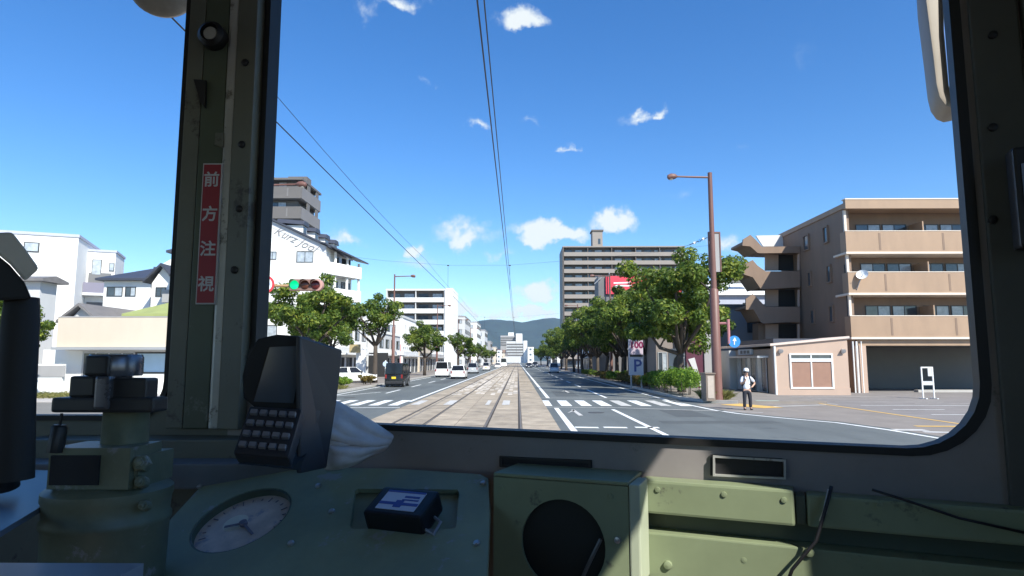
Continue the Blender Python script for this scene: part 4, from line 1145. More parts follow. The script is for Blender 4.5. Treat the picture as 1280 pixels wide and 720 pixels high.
gy, _, _, _ = gable_house('grey_roof_house', 'grey tiled house gable between the garden tree and the cream shop', 84, 120, 47, 9, 404, 383, W_LGREY, ROOF_GREY, .5, 0, axis='y')
g2, _, _, _ = gable_house('eave_shed', 'narrow pale house with a thin eave beside the grey box in the cab', -40, 47, 44, 1.6, 352, 348.5, W_LGREY, ROOF_GREY, .5, 0)
# cream shop with a deep fascia
YF = 40.0
cxa, cxb = P(78, 440, YF).x, P(232, 440, YF).x
cs = empty('cream_shop', ((cxa + cxb) / 2, YF, 0), 'low cream shop with a deep blank fascia seen through the left window', 'building')
solid(cs, 'wall', (cxa - 1.5, YF + .4, 0), (cxb, YF + 8, P(140, 437, YF).z), W_WHITE)
solid(cs, 'fascia', (cxa, YF - .6, P(140, 434, YF).z), (cxb + .3, YF + 8, P(140, 397.5, YF).z), W_CREAM)
solid(cs, 'eave', (cxa - .1, YF - .9, P(140, 437.5, YF).z), (cxb + .35, YF + .38, P(140, 434.2, YF).z), FRAME_AL)
solid(cs, 'roof_edge', (cxa - .02, YF - .62, P(140, 397.4, YF).z), (cxb + .32, YF + 8.02, P(140, 396.2, YF).z), W_GREY)
a, c = P(170, 440, YF + .4), P(208, 467, YF + .4); window(cs, ((a.x + c.x) / 2, YF + .4, (a.z + c.z) / 2), c.x - a.x, a.z - c.z, 'y-', FRAME_DK, BLIND_BLUE, 1, fr=.1)
a, c = P(104, 440, YF + .4), P(166, 492, YF + .4); window(cs, ((a.x + c.x) / 2, YF + .4, (a.z + c.z) / 2 + .02), c.x - a.x, a.z - c.z, 'y-', FRAME_AL, GLASS, 4, fr=.1)
lwx = P(38, 470, 39).x
lw = empty('low_white_wall', ((lwx + cxa) / 2, 39, 0), 'low white garden wall with a dark strip opening, left of the cream shop', 'wall')
solid(lw, 'wall', (lwx - 8, 39, 0), (cxa + .8, 39.3, P(60, 455, 39).z), W_WHITE)
solid(lw, 'strip_opening', (lwx - 3, 38.96, P(60, 471, 39).z), (P(82, 460, 39).x, 38.998, P(60, 457, 39).z), W_GREY)

# ------------------------------------------------------------------ street furniture
LPG = 'brown street lamps along both kerbs'


def street_lamp(x, y, h, arm, label, r0=.2, r1=.11, z=.12, lower=True):
    b = empty('street_lamp', (x, y, z), label, 'street lamp', LPG)
    q = MB(); q.tube([(x, y, z), (x, y, z + .3), (x, y, z + 5.6), (x, y, z + 5.7)], [r0 * 1.15, r0 * 1.08, r0, r1 * 1.1], 14); q.build('pole', POLE_BROWN, b, smooth=True)
    q = MB(); q.tube([(x, y, z + 5.6), (x, y, h)], [r1 * 1.1, r1 * .85], 12); q.build('upper_pole', POLE_BROWN, b, smooth=True)
    q = MB(); q.tube([(x, y, h - .25), (x + arm * .5, y, h - .22), (x + arm * .78, y, h - .2)], [.055, .05, .045], 8); q.build('arm', POLE_BROWN, b, smooth=True)
    hd = MB(); s = 1 if arm > 0 else -1
    hd.tube([(x + arm * .76, y, h - .2), (x + arm * .82, y, h - .19), (x + arm * .9, y, h - .2), (x + arm * .98, y, h - .24), (x + arm * 1.0, y, h - .25)], [.05, .14, .17, .13, .03], 12)
    hd_o = hd.build('lamp_head', POLE_BROWN, b, smooth=True)
    q = MB(); q.lathe([(.005, -.05), (.09, -.03), (.11, 0)], (x + arm * .91, y, h - .34), (0, 0, 1), 12); q.build('lens', mat('lamp_lens', (.6, .58, .52), .3), hd_o, smooth=True)
    return b


YL = 33.0
lx = P(897, 490, YL).x; lh = P(884, 216, YL).z
street_lamp(lx, YL, lh, -2.25, 'tall brown street lamp beside the waiting person', r0=.225, r1=.135)
lxl = P(491, 460, 70).x
for (x, y, a, lb) in ((lxl, 33, 2.4, 'brown street lamp mostly hidden by the cab pillar, only its lamp head showing'), (lxl, 70, 2.3, 'brown street lamp standing behind the black van'), (lxl, 108, 2.3, 'brown street lamp in front of the white flats'),
                   (lxl, 146, 2.3, 'third visible brown street lamp on the left, behind the parked white van'), (lx, 70, -2.2, 'brown street lamp rising in front of the red billboard'), (lx, 108, -2.2, 'orange-brown street lamp beside the oncoming white car'), (lxl, 185, 2.3, 'far brown street lamp beside the row of pale mid-rises')):
    street_lamp(x, y, 11.6, a, lb, r0=.16, r1=.09)
# boards and fittings on the first right lamp: things fixed on it
b = empty('pole_board', (lx, YL, 7.0), 'tall grey board in a brown frame fixed on the brown lamp post', 'board')
a, c = P(886, 292, YL + .4), P(900, 340, YL + .4)
solid(b, 'panel', (a.x, YL + .32, c.z), (c.x, YL + .4, a.z), W_GREY)
q = MB()
for (xx0, xx1, zz0, zz1) in ((a.x - .06, a.x, c.z, a.z), (c.x, c.x + .06, c.z, a.z), (a.x - .06, c.x + .06, a.z, a.z + .08)): q.box((xx0, YL + .29, zz0), (xx1, YL + .43, zz1))
q.box((lx - .1, YL + .1, 8.2), (lx + .1, YL + .318, 8.35)); q.build('frame', POLE_BROWN, b)
b = empty('insulator_arm', P(872, 300, YL), 'blue and white insulators holding wires on the brown lamp post', 'insulator')
q = MB(); q.tube([P(884, 297, YL), P(862, 306, YL)], .025, 6)
q.build('arm', WIRE, b)
for i, (u, v) in enumerate(((879, 298.5), (874, 301), (868, 303.5))):
    q = MB(); q.lathe([(.03, -.07), (.08, -.05), (.05, 0), (.08, .05), (.03, .07)], P(u, v, YL), (-.9, 0, -.4), 10); q.build('insulator', (SIGNW, mat('insulator_blue', (.1, .3, .6), .3))[i % 2], b, smooth=True)
# bracket + blue round sign
b = empty('round_sign', P(918, 427, YL - .2), 'small round blue mandatory sign on a bracket of the brown lamp post', 'sign')
c = P(918, 427, YL - .3)
q = MB(); q.lathe([(.30, 0), (.30, .025)], c, (0, 1, 0), 28); q.build('disc', BLUE, b)
q = MB(); q.tube([(c.x - .02, c.y - .006, c.z - .16), (c.x + .0, c.y - .006, c.z + .14)], .03, 6); q.prism([(c.x - .1, c.y - .02, c.z + .03), (c.x + .02, c.y - .02, c.z + .22), (c.x + .1, c.y - .02, c.z + .03)], (0, .012, 0)); q.build('arrow', SIGNW, b)
q = MB(); k_ = P(908, 404, YL - .25); q.tube([(lx, YL, k_.z), (k_.x + .12, YL - .22, k_.z)], .06, 8); q.tube([(k_.x + .1, YL - .24, k_.z + .2), (k_.x + .1, YL - .24, c.z - .1), (c.x, YL - .26, c.z)], .075, 8); q.build('bracket', mat('faded_red_steel', (.42, .18, .18), .5, var=.1), b)
q = MB(); q.box((lx - .42, YL - .5, 4.0), (lx - .1, YL - .28, 4.5)); 
# utility box
b = empty('utility_box', (P(887, 500, YL - .6).x, YL - .6, .12), 'brown steel utility box at the foot of the lamp post', 'utility box')
a, c = P(882, 466, YL - .6), P(893, 501, YL - .6)
UB = mat('utility_brown', (.20, .155, .125), .55, var=.1, scale=3)
solid(b, 'cabinet', (a.x - .02, YL - .7, .12), (a.x + .42, YL + .2, a.z - .06), UB)
solid(b, 'lid', (a.x - .06, YL - .75, a.z - .058), (a.x + .46, YL + .25, a.z), UB)
q = MB(); q.box((a.x + .05, YL - .72, .25), (a.x + .36, YL - .702, a.z - .15)); q.build('door', mat('utility_brown_light', (.42, .36, .31), .6, var=.1), b)
# parking sign
YQ = 47.2
b = empty('parking_sign', (P(795, 480, YQ).x, YQ, .12), 'tall white parking sign board with 100 on top and a blue P below', 'sign')
a, c = P(785.5, 424, YQ), P(804.5, 469, YQ)
zm = P(795, 444, YQ).z
solid(b, 'board', (a.x, YQ, c.z), (c.x, YQ + .14, a.z), mat('sign_shaded_white', (.46, .46, .53), .5))  # white board tinted grey-lilac for the shade it stands in
for x in (a.x + .1, c.x - .2): q = MB(); q.box((x, YQ + .02, .1), (x + .1, YQ + .12, c.z - .002)); q.build('post', POLE_GREY, b)
solid(b, 'top_panel', (a.x + .08, YQ - .02, zm + .05), (c.x - .02, YQ - .002, a.z - .05), mat('sign_pale_pink', (.50, .40, .46), .5))
put_text('price_lettering', '100', .66, mat('sign_dark_magenta', (.16, .01, .06), .5), b, ((a.x + c.x) / 2 + .05, YQ - .03, zm + .72), (1, 0, 0), (0, 0, 1), bold=.03)
solid(b, 'black_band', (a.x + .08, YQ - .02, zm - .12), (c.x - .02, YQ - .002, zm + .045), BLACK)
put_text('letter', 'P', 1.25, NAVY, b, ((a.x + c.x) / 2 + .1, YQ - .01, zm - .8), (1, 0, 0), (0, 0, 1), bold=.02)
# poster board with bottle silhouette
YO = 45.5
b = empty('poster_board', (P(846, 480, YO).x, YO, .12), 'pale poster board with a dark bottle shape, above the near hedge', 'sign')
a, c = P(836, 434, YO), P(857, 478, YO)
solid(b, 'board', (a.x, YO, c.z), (c.x, YO + .05, a.z - .1), W_LGREY)
for x in (a.x + .05, c.x - .13): q = MB(); q.box((x, YO + .052, .1), (x + .08, YO + .12, a.z - .3)); q.build('post', POLE_GREY, b)
q = MB(); q.prism([P(u, v, YO - .01) for u, v in ((842.5, 474), (841.5, 455), (843, 448), (845.5, 445), (845.5, 439), (848.5, 439), (848.7, 445), (850.5, 449), (850.5, 474))], (0, -.02, 0)); q.build('bottle_print', BLACK, b)
# freestanding white notice frame in the lot
YN = 36.2
b = empty('notice_frame', (P(1161, 497, YN).x, YN, 0), 'white metal notice frame standing at the edge of the parking lot', 'sign')
a, c = P(1151, 458.5, YN), P(1169, 497.5, YN)
for x0, x1 in ((a.x, a.x + .06), (c.x - .06, c.x)):
    q = MB(); q.box((x0, YN, .0), (x1, YN + .06, a.z)); q.build('leg', FRAME_W, b)
    q = MB(); q.box((x0 - .01, YN - .3, .005), (x1 + .01, YN + .4, .05)); q.build('foot', FRAME_W, b)
q = MB(); q.box((a.x + .062, YN + .003, a.z - .07), (c.x - .062, YN + .057, a.z)); q.build('top_bar', FRAME_W, b)
zq = P(1160, 481, YN).z; solid(b, 'shelf_panel', (a.x + .062, YN + .01, zq - .02), (c.x - .062, YN + .05, zq + .2), W_LGREY)
solid(b, 'notice', (a.x + .38, YN + .012, a.z - .52), (c.x - .064, YN + .04, a.z - .075), W_LGREY)
# traffic signal on a mast arm over the left lanes
YSG = 21.6
b = empty('traffic_signal', (-11.0, YSG, .0), 'horizontal traffic signal with its green light lit, hanging over the left lanes', 'traffic signal')
sa, sc_ = P(361, 347, YSG), P(400, 362, YSG)
SB = mat('signal_brown', (.24, .14, .11), .5, var=.1)
q = MB(); q.tube([(-11.0, YSG + .3, 0), (-11.0, YSG + .3, 6.2)], [.14, .1], 12); q.build('pole', POLE_BROWN, b, smooth=True)
zc_ = P(380, 356, YSG).z
q = MB(); q.tube([(-11.0, YSG + .3, zc_), (sc_.x - .2, YSG + .3, zc_)], [.06, .045], 8); q.build('mast_arm', mat('mast_tan', (.42, .27, .14), .5), b, smooth=True)
body = MB(); body.box((sa.x + .02, YSG, zc_ - .2), (sc_.x - .2, YSG + .18, zc_ + .2)); body.build('housing', SB, b, bevel=.03)
q = MB(); q.lathe([(.01, 0), (.2, .02), (.2, .2), (.01, .22)], (sc_.x - .12, YSG, zc_), (0, 1, 0), 16); q.build('end_cap', mat('faded_signal_pink', (.5, .28, .24), .6), b, smooth=True)
cols_ = [mat('green_lens_lit', (.0, .4, .2), .3, emit=((.0, .62, .22), .8)), mat('amber_lens', (.10, .03, .015), .25), mat('red_lens', (.10, .015, .015), .25)]
for k in range(3):
    xk = sa.x + .2 + k * .36; c = Vector((xk, YSG - .012, zc_))
    q = MB(); q.lathe([(.155, .0), (.12, -.03), (.01, -.045)], c, (0, 1, 0), 20); ln = q.build('lens', cols_[k], b, smooth=True)
    v_ = MB(); n = 14; vs = []
    for i in range(n + 1):
        w = math.pi * (-.12 + 1.24 * i / n)
        vs += [(c.x + math.cos(w) * .17, c.y, c.z + math.sin(w) * .17), (c.x + math.cos(w) * .175, c.y - .24 * max(.15, math.sin(w)), c.z + math.sin(w) * .175)]
    v_.add(vs, [(2 * i, 2 * i + 1, 2 * i + 3, 2 * i + 2) for i in range(n)]); v_.build('visor', SB, b)
b = empty('speed_sign', P(332, 355, YSG + .1), 'round white speed limit sign reading 50 on the signal arm', 'sign')
c = P(331.5, 355.5, YSG)
q = MB(); q.lathe([(.31, .0), (.31, .03)], c, (0, 1, 0), 30); q.build('disc', RED, b)
q = MB(); q.lathe([(.235, -.004), (.235, -.001)], c, (0, 1, 0), 30); q.build('face', SIGNW, b)
put_text('speed_number', '50', .33, BLUE, b, c + Vector((0, -.008, 0)), (1, 0, 0), (0, 0, 1), bold=.008)
q = MB(); q.tube([(c.x, YSG + .04, c.z + .02), (c.x, YSG + .32, c.z + .02)], .03, 6); q.build('clamp', POLE_GREY, b)
# bicycle cluster is too faint to read; a white utility post stands by the black van
b = empty('marker_post', (P(483, 480, 53).x, 53, .12), 'slim white post with a small round sign left of the black van', 'post')
p = P(482, 455, 53); q = MB(); q.tube([(p.x, 53, .1), (p.x, 53, p.z + .3)], .05, 8); q.build('post', FRAME_W, b)
q = MB(); q.lathe([(.22, 0), (.22, .03)], (p.x, 52.93, p.z), (0, 1, 0), 18); q.build('disc', mat('sign_pale_blue', (.5, .6, .75), .5), b)

# overhead wires
WG = 'overhead wires along the street'
def wire(name, pts, r, label, group=WG, n=6):
    b = MB(); b.tube(pts, r, n); o = b.build(name, WIRE); tag(o, label, 'wire', group); return o
def sagline(x, z, y0, y1, span, sag, x1=None):
    pts = []; y = y0
    while y < y1:
        for k in range(6):
            t = k / 6; pts.append((x, y + span * t, z - sag * 4 * t * (1 - t)))
        y += span
    return pts
wire('contact_wire', sagline(-.40, 5.72, -4, 420, 37, .06), .0095, 'thicker contact wire directly above the right-hand tram track')
wire('messenger_wire', sagline(-.335, 5.74, -4, 420, 37, .03), .0075, 'thin wire running just beside the contact wire of the right-hand track')
wire('contact_wire', sagline(-3.62, 5.72, -4, 420, 37, .06), .0095, 'contact wire above the left-hand tram track')
wire('feeder_wire', sagline(-8.3, 11.2, 20, 420, 37, .25), .011, 'high thin feeder wire left of the tram track')
for i, y in enumerate((33, 70, 108, 146)):
    zz = 7.6 if i == 0 else 7.4
    pts = [(lxl, y, zz + .5), (-7, y, zz - .3), (-3.62, y, zz - .55), (-.4, y, zz - .55), (4, y, zz - .2), (lx, y, zz + .5)]
    o = wire('span_wire', pts, .005, ('span wire tied to the lamp post beside the person', 'span wire tied to the lamp behind the black van', 'span wire tied to the lamp in front of the white flats', 'farthest span wire over the tracks')[i], 'span wires across the tracks')
    for x in (-3.62, -.4):
        q = MB(); q.tube([(x, y, zz - .55), (x, y, 5.74)], .006, 4); q.tube([(x - .05, y, zz - .56), (x + .05, y, zz - .56)], .03, 6); q.build('hanger', WIRE, o)
wire('drop_wire', [P(862, 306, YL), P(845, 312, 60), P(800, 318, 110)], .012, 'service wire leaving the insulators of the tall lamp post', None)

# ------------------------------------------------------------------ vehicles
TYRE = mat('tyre_rubber', (.02, .02, .02), .8); RIM = mat('wheel_rim', (.45, .45, .46), .35, metal=.6)
CGLASS = mat('car_glass', (.012, .014, .018), .08, spec=.4); TAIL = mat('tail_lamp', (.22, .015, .015), .25); HEADL = mat('head_lamp', (.75, .75, .75), .15)
PLW = mat('plate_white', (.75, .75, .74), .5); PLY = mat('plate_yellow', (.80, .55, .03), .5); TRIM = mat('car_trim', (.025, .025, .028), .5)
def paint(n, c): return mat('car_paint_' + n, c, .28, spec=.6, var=.03, scale=3)


def car(name, label, cat, x, y, rz, L, W, Ht, prof, belt, gh, pnt, plate, wheel_r=.29, taper=.1, group=None, z=0.0):
    """prof: lower body side outline (along length, height); gh: glasshouse outline front to rear at belt and roof"""
    b = empty(name, (x, y, z), label, cat, group, rz=rz)
    def bl(mb, n, m, par=None, **k): return mb.build(n, m, par or b, local=True, **k)
    q = MB(); q.prism([(-W / 2, yy, zz) for yy, zz in prof], (W, 0, 0)); body = bl(q, 'body', pnt, bevel=.05, smooth=True)
    (f0, f1, r1, r0) = gh          # belt front, roof front, roof rear, belt rear
    wi = W / 2 - .02; wt = W / 2 - .02 - taper
    cs_ = [(f0, belt), (f1, Ht), (r1, Ht), (r0, belt)]
    wv = [wi, wt, wt, wi]
    q = MB(); vs = [(-w, yy, zz) for (yy, zz), w in zip(cs_, wv)] + [(w, yy, zz) for (yy, zz), w in zip(cs_, wv)]
    q.add(vs, [(0, 1, 2, 3), (7, 6, 5, 4), (0, 4, 5, 1), (1, 5, 6, 2), (2, 6, 7, 3), (3, 7, 4, 0)]); bl(q, 'cabin', pnt, bevel=.04, smooth=True)
    def lerp(a, c, t): return tuple(i + (j - i) * t for i, j in zip(a, c))
    def pane(n, A, B, C_, D, m, push, par=None):     # quad inset and pushed out a little
        q = MB(); A, B, C_, D = map(Vector, (A, B, C_, D)); nn = (B - A).cross(D - A).normalized()
        ctr = (A + B + C_ + D) / 4
        if nn.dot(ctr - Vector((0, ctr.y * .5, belt))) < 0: nn = -nn
        pts = [ctr + (p - ctr) * s_ for p, s_ in zip((A, B, C_, D), (.9,) * 4)]
        pts = [p + nn * .004 for p in pts]; q.prism(pts, nn * .012); return bl(q, n, m, par)
    pane('windscreen', vs[0], vs[4], vs[5], vs[1], CGLASS, 1)
    pane('rear_window', vs[3], vs[7], vs[6], vs[2], CGLASS, 1)
    for s in (0, 4):
        A, B, C_, D = vs[s], vs[s + 1], vs[s + 2], vs[s + 3]
        for (t0, t1) in ((0.02, .47), (.53, .97)):
            pane('side_window', lerp(A, D, t0), lerp(A, D, t1), lerp(B, C_, t1), lerp(B, C_, t0), CGLASS, 1)
    yf = max(p[0] for p in prof); yr = min(p[0] for p in prof); zl = min(p[1] for p in prof)
    for sx in (-1, 1):
        for yy in (yf - L * .19, yr + L * .18):
            cx_ = sx * (W / 2 - .09)
            q = MB(); q.lathe([(wheel_r * .6, -.1), (wheel_r * .95, -.1), (wheel_r, -.07), (wheel_r, .07), (wheel_r * .95, .1), (wheel_r * .6, .1)], (cx_, yy, wheel_r), (1, 0, 0), 20); w_ = bl(q, 'wheel', TYRE, smooth=True)
            q = MB(); q.lathe([(.01, .0), (wheel_r * .25, .03), (wheel_r * .62, .015), (wheel_r * .62, -.05)], (cx_ + sx * .085, yy, wheel_r), (sx, 0, 0), 14); bl(q, 'rim', RIM, w_, smooth=True)
            q = MB(); n = 12; pts = [(sx * (W / 2 + .003), yy + math.cos(math.pi * i / n) * wheel_r * 1.16, wheel_r + math.sin(math.pi * i / n) * wheel_r * 1.16) for i in range(n + 1)]
            q.prism(pts + [(sx * (W / 2 + .003), yy - wheel_r * 1.16, zl), (sx * (W / 2 + .003), yy + wheel_r * 1.16, zl)], (-sx * .05, 0, 0)); bl(q, 'wheel_arch', TRIM)
        q = MB(); q.box((sx * (W / 2 - .17), yr - .012, belt - .32), (sx * (W / 2 - .03), yr + .03, belt - .02)); bl(q, 'tail_lamp', TAIL)
        q = MB(); q.box((sx * (W / 2 - .32), yf - .05, belt - .34), (sx * (W / 2 - .04), yf + .012, belt - .16)); bl(q, 'head_lamp', HEADL)
        q = MB(); q.box((sx * (W / 2 - .0), f0 - .25, belt), (sx * (W / 2 + .17), f0 - .15, belt + .17)); bl(q, 'mirror', TRIM, bevel=.02)
    q = MB(); q.box((-W / 2 + .06, yr - .04, zl + .04), (W / 2 - .06, yr + .1, zl + .26)); bl(q, 'rear_bumper', TRIM if name == 'kei_van' else pnt, bevel=.03)
    q = MB(); q.box((-W / 2 + .06, yf - .1, zl + .04), (W / 2 - .06, yf + .04, zl + .26)); bl(q, 'front_bumper', pnt, bevel=.03)
    q = MB(); q.box((-.17, yr - .055, belt - .36), (.17, yr - .015, belt - .19)); bl(q, 'number_plate', plate)
    q = MB(); q.box((-.17, yf + .042, zl + .1), (.17, yf + .055, zl + .26)); bl(q, 'number_plate', PLW)
    q = MB(); q.box((-W / 2 + .1, yr + .1, .14), (W / 2 - .1, yf - .1, zl + .05)); bl(q, 'underbody', TRIM)
    return b


def van_prof(L, belt): return [(L / 2, .3), (L / 2, .72), (L / 2 - .12, belt - .05), (L / 2 - .25, belt), (-L / 2 + .03, belt), (-L / 2, .6), (-L / 2, .28), (-L / 2 + .1, .22), (L / 2 - .1, .22)]
def hatch_prof(L, belt): return [(L / 2, .3), (L / 2, .6), (L / 2 - .15, .76), (L / 2 - .95, belt), (-L / 2 + .06, belt), (-L / 2, .7), (-L / 2, .3), (-L / 2 + .1, .22), (L / 2 - .1, .22)]
def sedan_prof(L, belt): return [(L / 2, .3), (L / 2, .58), (L / 2 - .15, .72), (L / 2 - 1.2, belt), (-L / 2 + .75, belt), (-L / 2 + .05, belt - .04), (-L / 2, .62), (-L / 2, .3), (-L / 2 + .1, .22), (L / 2 - .1, .22)]


CG = 'cars on the left lanes'
p = G(492, 484)
car('kei_van', 'boxy black van with a yellow number plate in the kerb lane', 'van', p.x, p.y + 1.7, 0, 3.4, 1.48, 1.92, van_prof(3.4, 1.02), 1.02, (1.45, 1.0, -1.62, -1.68), paint('black', (.008, .008, .009)), PLY, .28, .06, CG)
p = G(552, 471.8)
car('van', 'white van with a dark rear window, first in front of the black van', 'van', p.x, p.y + 2.2, 0, 4.4, 1.7, 1.98, van_prof(4.4, 1.08), 1.08, (1.95, 1.3, -2.1, -2.17), paint('white', (.78, .78, .77)), PLW, .31, .08, CG)
p = G(572, 473.8)
car('hatchback', 'white hatchback in the inner lane beside the white van', 'car', p.x, p.y + 2, 0, 4.0, 1.68, 1.55, hatch_prof(4.0, .95), .95, (1.1, .45, -1.5, -1.92), paint('white', (.78, .78, .77)), PLW, .3, .16, CG)
p = G(590.5, 467)
car('minivan', 'silver minivan ahead of the white hatchback', 'car', p.x, p.y + 2.2, 0, 4.4, 1.7, 1.75, van_prof(4.4, 1.0), 1.0, (1.7, 1.0, -1.95, -2.15), paint('silver', (.42, .44, .46)), PLW, .31, .12, CG)
p = G(607.5, 463.2)
car('kei_car', 'small white tall car ahead of the silver minivan', 'car', p.x, p.y + 1.7, 0, 3.4, 1.48, 1.75, van_prof(3.4, .98), .98, (1.2, .7, -1.5, -1.65), paint('white', (.78, .78, .77)), PLY, .28, .08, CG)
p = G(622, 460.2)
car('sedan', 'tiny white far car on the left lanes ahead of the small tall car', 'car', p.x, p.y + 2, 0, 4.4, 1.7, 1.45, sedan_prof(4.4, .92), .92, (1.0, .35, -1.1, -1.6), paint('white', (.78, .78, .77)), PLW, .3, .17, CG)
p = G(629.5, 458.6)
car('box_truck', 'far white box truck on the left lanes near the end of the road', 'truck', p.x, p.y + 3, 0, 6.0, 2.1, 3.0, van_prof(6.0, 1.5), 1.5, (2.8, 2.4, -2.95, -2.98), paint('white', (.78, .78, .77)), PLW, .4, .04, CG)
p = G(693, 466.3)
car('kei_car', 'white oncoming car on the right lanes beside the dry hedge', 'car', p.x, p.y + 1.8, math.pi, 3.6, 1.6, 1.72, hatch_prof(3.6, .95), .95, (1.0, .72, -1.5, -1.72), paint('white', (.78, .78, .77)), PLW, .3, .16, 'cars on the right lanes')
p = G(661, 459.8)
car('sedan', 'dark far car near the white line on the right lanes', 'car', p.x, p.y + 2, math.pi, 4.4, 1.7, 1.45, sedan_prof(4.4, .92), .92, (1.0, .35, -1.1, -1.6), paint('dark', (.03, .035, .05)), PLW, .3, .17, 'cars on the right lanes')
p = G(669, 459.0)
car('minivan', 'dark far minivan under the right trees', 'car', p.x, p.y + 2, math.pi, 4.4, 1.7, 1.75, van_prof(4.4, 1.0), 1.0, (1.7, 1.0, -1.95, -2.15), paint('dark', (.03, .035, .05)), PLW, .31, .12, 'cars on the right lanes')
car('sedan', 'white sedan parked behind the clipped hedge on the left', 'car', P(438, 470, 58).x, 58, R(-62), 4.4, 1.7, 1.42, sedan_prof(4.4, .92), .92, (1.0, .35, -1.1, -1.6), paint('white', (.78, .78, .77)), PLW, .3, .17, z=.12)


# ------------------------------------------------------------------ the person at the kerb
def skin_body(name, joints, bones, m, parent, sub=2, root=0):
    me = bpy.data.meshes.new(name)
    me.from_pydata([j[0] for j in joints], bones, [])
    o = bpy.data.objects.new(name, me); COL.objects.link(o)
    md = o.modifiers.new('skin', 'SKIN'); md.use_smooth_shade = True
    sk = me.skin_vertices[0].data
    for i, j in enumerate(joints): sk[i].radius = j[1] if isinstance(j[1], tuple) else (j[1], j[1]); sk[i].use_root = (i == root)
    ms = o.modifiers.new('sub', 'SUBSURF'); ms.levels = sub; ms.render_levels = sub
    dg = bpy.context.evaluated_depsgraph_get(); dg.update()
    nm = bpy.data.meshes.new_from_object(o.evaluated_get(dg))
    bpy.data.objects.remove(o); bpy.data.meshes.remove(me)
    nm.name = name; nm.materials.clear(); nm.materials.append(m)
    nm.polygons.foreach_set('use_smooth', [True] * len(nm.polygons))
    r = bpy.data.objects.new(name, nm); COL.objects.link(r); r.parent = parent
    return r


pp = G(934.5, 512.5)
per = empty('person', (pp.x, pp.y, .005), 'person in white cap, pale shirt and dark trousers standing at the kerb, hand on hip', 'person')
SKIN = mat('skin', (.50, .30, .21), .55); HAIR = mat('dark_hair', (.015, .012, .01), .6)
S = 1.0
hipz, shz = .88, 1.36
J = [((0, 0, hipz), (.115, .08)), ((0, .0, 1.08), (.11, .08)), ((0, .01, 1.25), (.15, .10)), ((0, .01, 1.40), (.09, .08)), ((0, -.01, 1.47), (.052, .052)), ((0, -.015, 1.55), (.075, .085)), ((0, -.015, 1.64), (.076, .09)),
     ((-.19, 0, shz), (.058, .058)), ((-.25, -.03, 1.10), (.045, .045)), ((-.15, -.24, 1.22), (.035, .035)), ((-.10, -.28, 1.34), (.03, .03)),
     ((.19, 0, shz), (.058, .058)), ((.37, .03, 1.13), (.045, .045)), ((.21, -.06, .98), (.035, .035)), ((.16, -.09, .96), (.03, .03)),
     ((-.10, 0, .80), (.095, .095)), ((-.115, -.02, .47), (.062, .062)), ((-.12, .01, .09), (.045, .045)), ((-.125, -.12, .04), (.042, .035)),
     ((.10, 0, .80), (.095, .095)), ((.125, -.02, .47), (.062, .062)), ((.14, .01, .09), (.045, .045)), ((.15, -.12, .04), (.042, .035))]
BN = [(0, 1), (1, 2), (2, 3), (3, 4), (4, 5), (5, 6), (3, 7), (7, 8), (8, 9), (9, 10), (3, 11), (11, 12), (12, 13), (13, 14), (0, 15), (15, 16), (16, 17), (17, 18), (0, 19), (19, 20), (20, 21), (21, 22)]
skin_body('body', J, BN, SKIN, per)
SHIRT = mat('pale_shirt', (.72, .74, .80), .8, var=.06, scale=12, bump=.3, bscale=14); TRS = mat('dark_trousers', (.018, .019, .028), .8, var=.15, scale=10, bump=.3, bscale=14)
JS = [((0, 0, .80), (.172, .13)), ((0, .0, 1.08), (.155, .112)), ((0, .01, 1.25), (.17, .118)), ((0, .01, 1.395), (.10, .09)), ((-.19, 0, shz), (.072, .072)), ((-.24, -.025, 1.15), (.066, .066)), ((.19, 0, shz), (.072, .072)), ((.335, .025, 1.18), (.066, .066))]
skin_body('shirt', JS, [(0, 1), (1, 2), (2, 3), (3, 4), (4, 5), (3, 6), (6, 7)], SHIRT, per)
JT = [((0, 0, .93), (.158, .115)), ((0, 0, .86), (.16, .118)), ((-.10, 0, .78), (.108, .108)), ((-.115, -.02, .47), (.078, .08)), ((-.12, .01, .08), (.066, .07)), ((.10, 0, .78), (.108, .108)), ((.125, -.02, .47), (.078, .08)), ((.14, .01, .08), (.066, .07))]
skin_body('trousers', JT, [(0, 1), (1, 2), (2, 3), (3, 4), (1, 5), (5, 6), (6, 7)], TRS, per)
for sx in (-.125, .148):
    skin_body('shoe', [((sx, .04, .045), (.048, .05)), ((sx * 1.02, -.06, .04), (.05, .042)), ((sx * 1.05, -.16, .032), (.044, .032))], [(0, 1), (1, 2)], mat('shoe_dark', (.03, .03, .03), .6), per, 2)
q = MB(); q.lathe([(.105, .0), (.112, .03), (.10, .09), (.06, .125), (.005, .135)], (0, -.012, 1.655), (0, 0, 1), 22); cap = q.build('cap', SIGNW, per, local=True, smooth='all')
q = MB(); q.prism([(-.085, -.09, 1.665), (-.07, -.17, 1.65), (0, -.2, 1.645), (.07, -.17, 1.65), (.085, -.09, 1.665)], (0, 0, .014)); q.build('peak', SIGNW, cap, local=True)
q = MB(); q.lathe([(.07, -.06), (.1, -.01), (.1, .06)], (0, .02, 1.6), (0, 0, 1), 16); q.build('hair', HAIR, per, local=True, smooth='all')
q = MB(); q.prism([(0, -.115, 1.535), (-.014, -.1, 1.535), (-.006, -.098, 1.58), (.006, -.098, 1.58), (.014, -.1, 1.535)], (0, -.012, 0)); q.build('nose', SKIN, per, local=True)
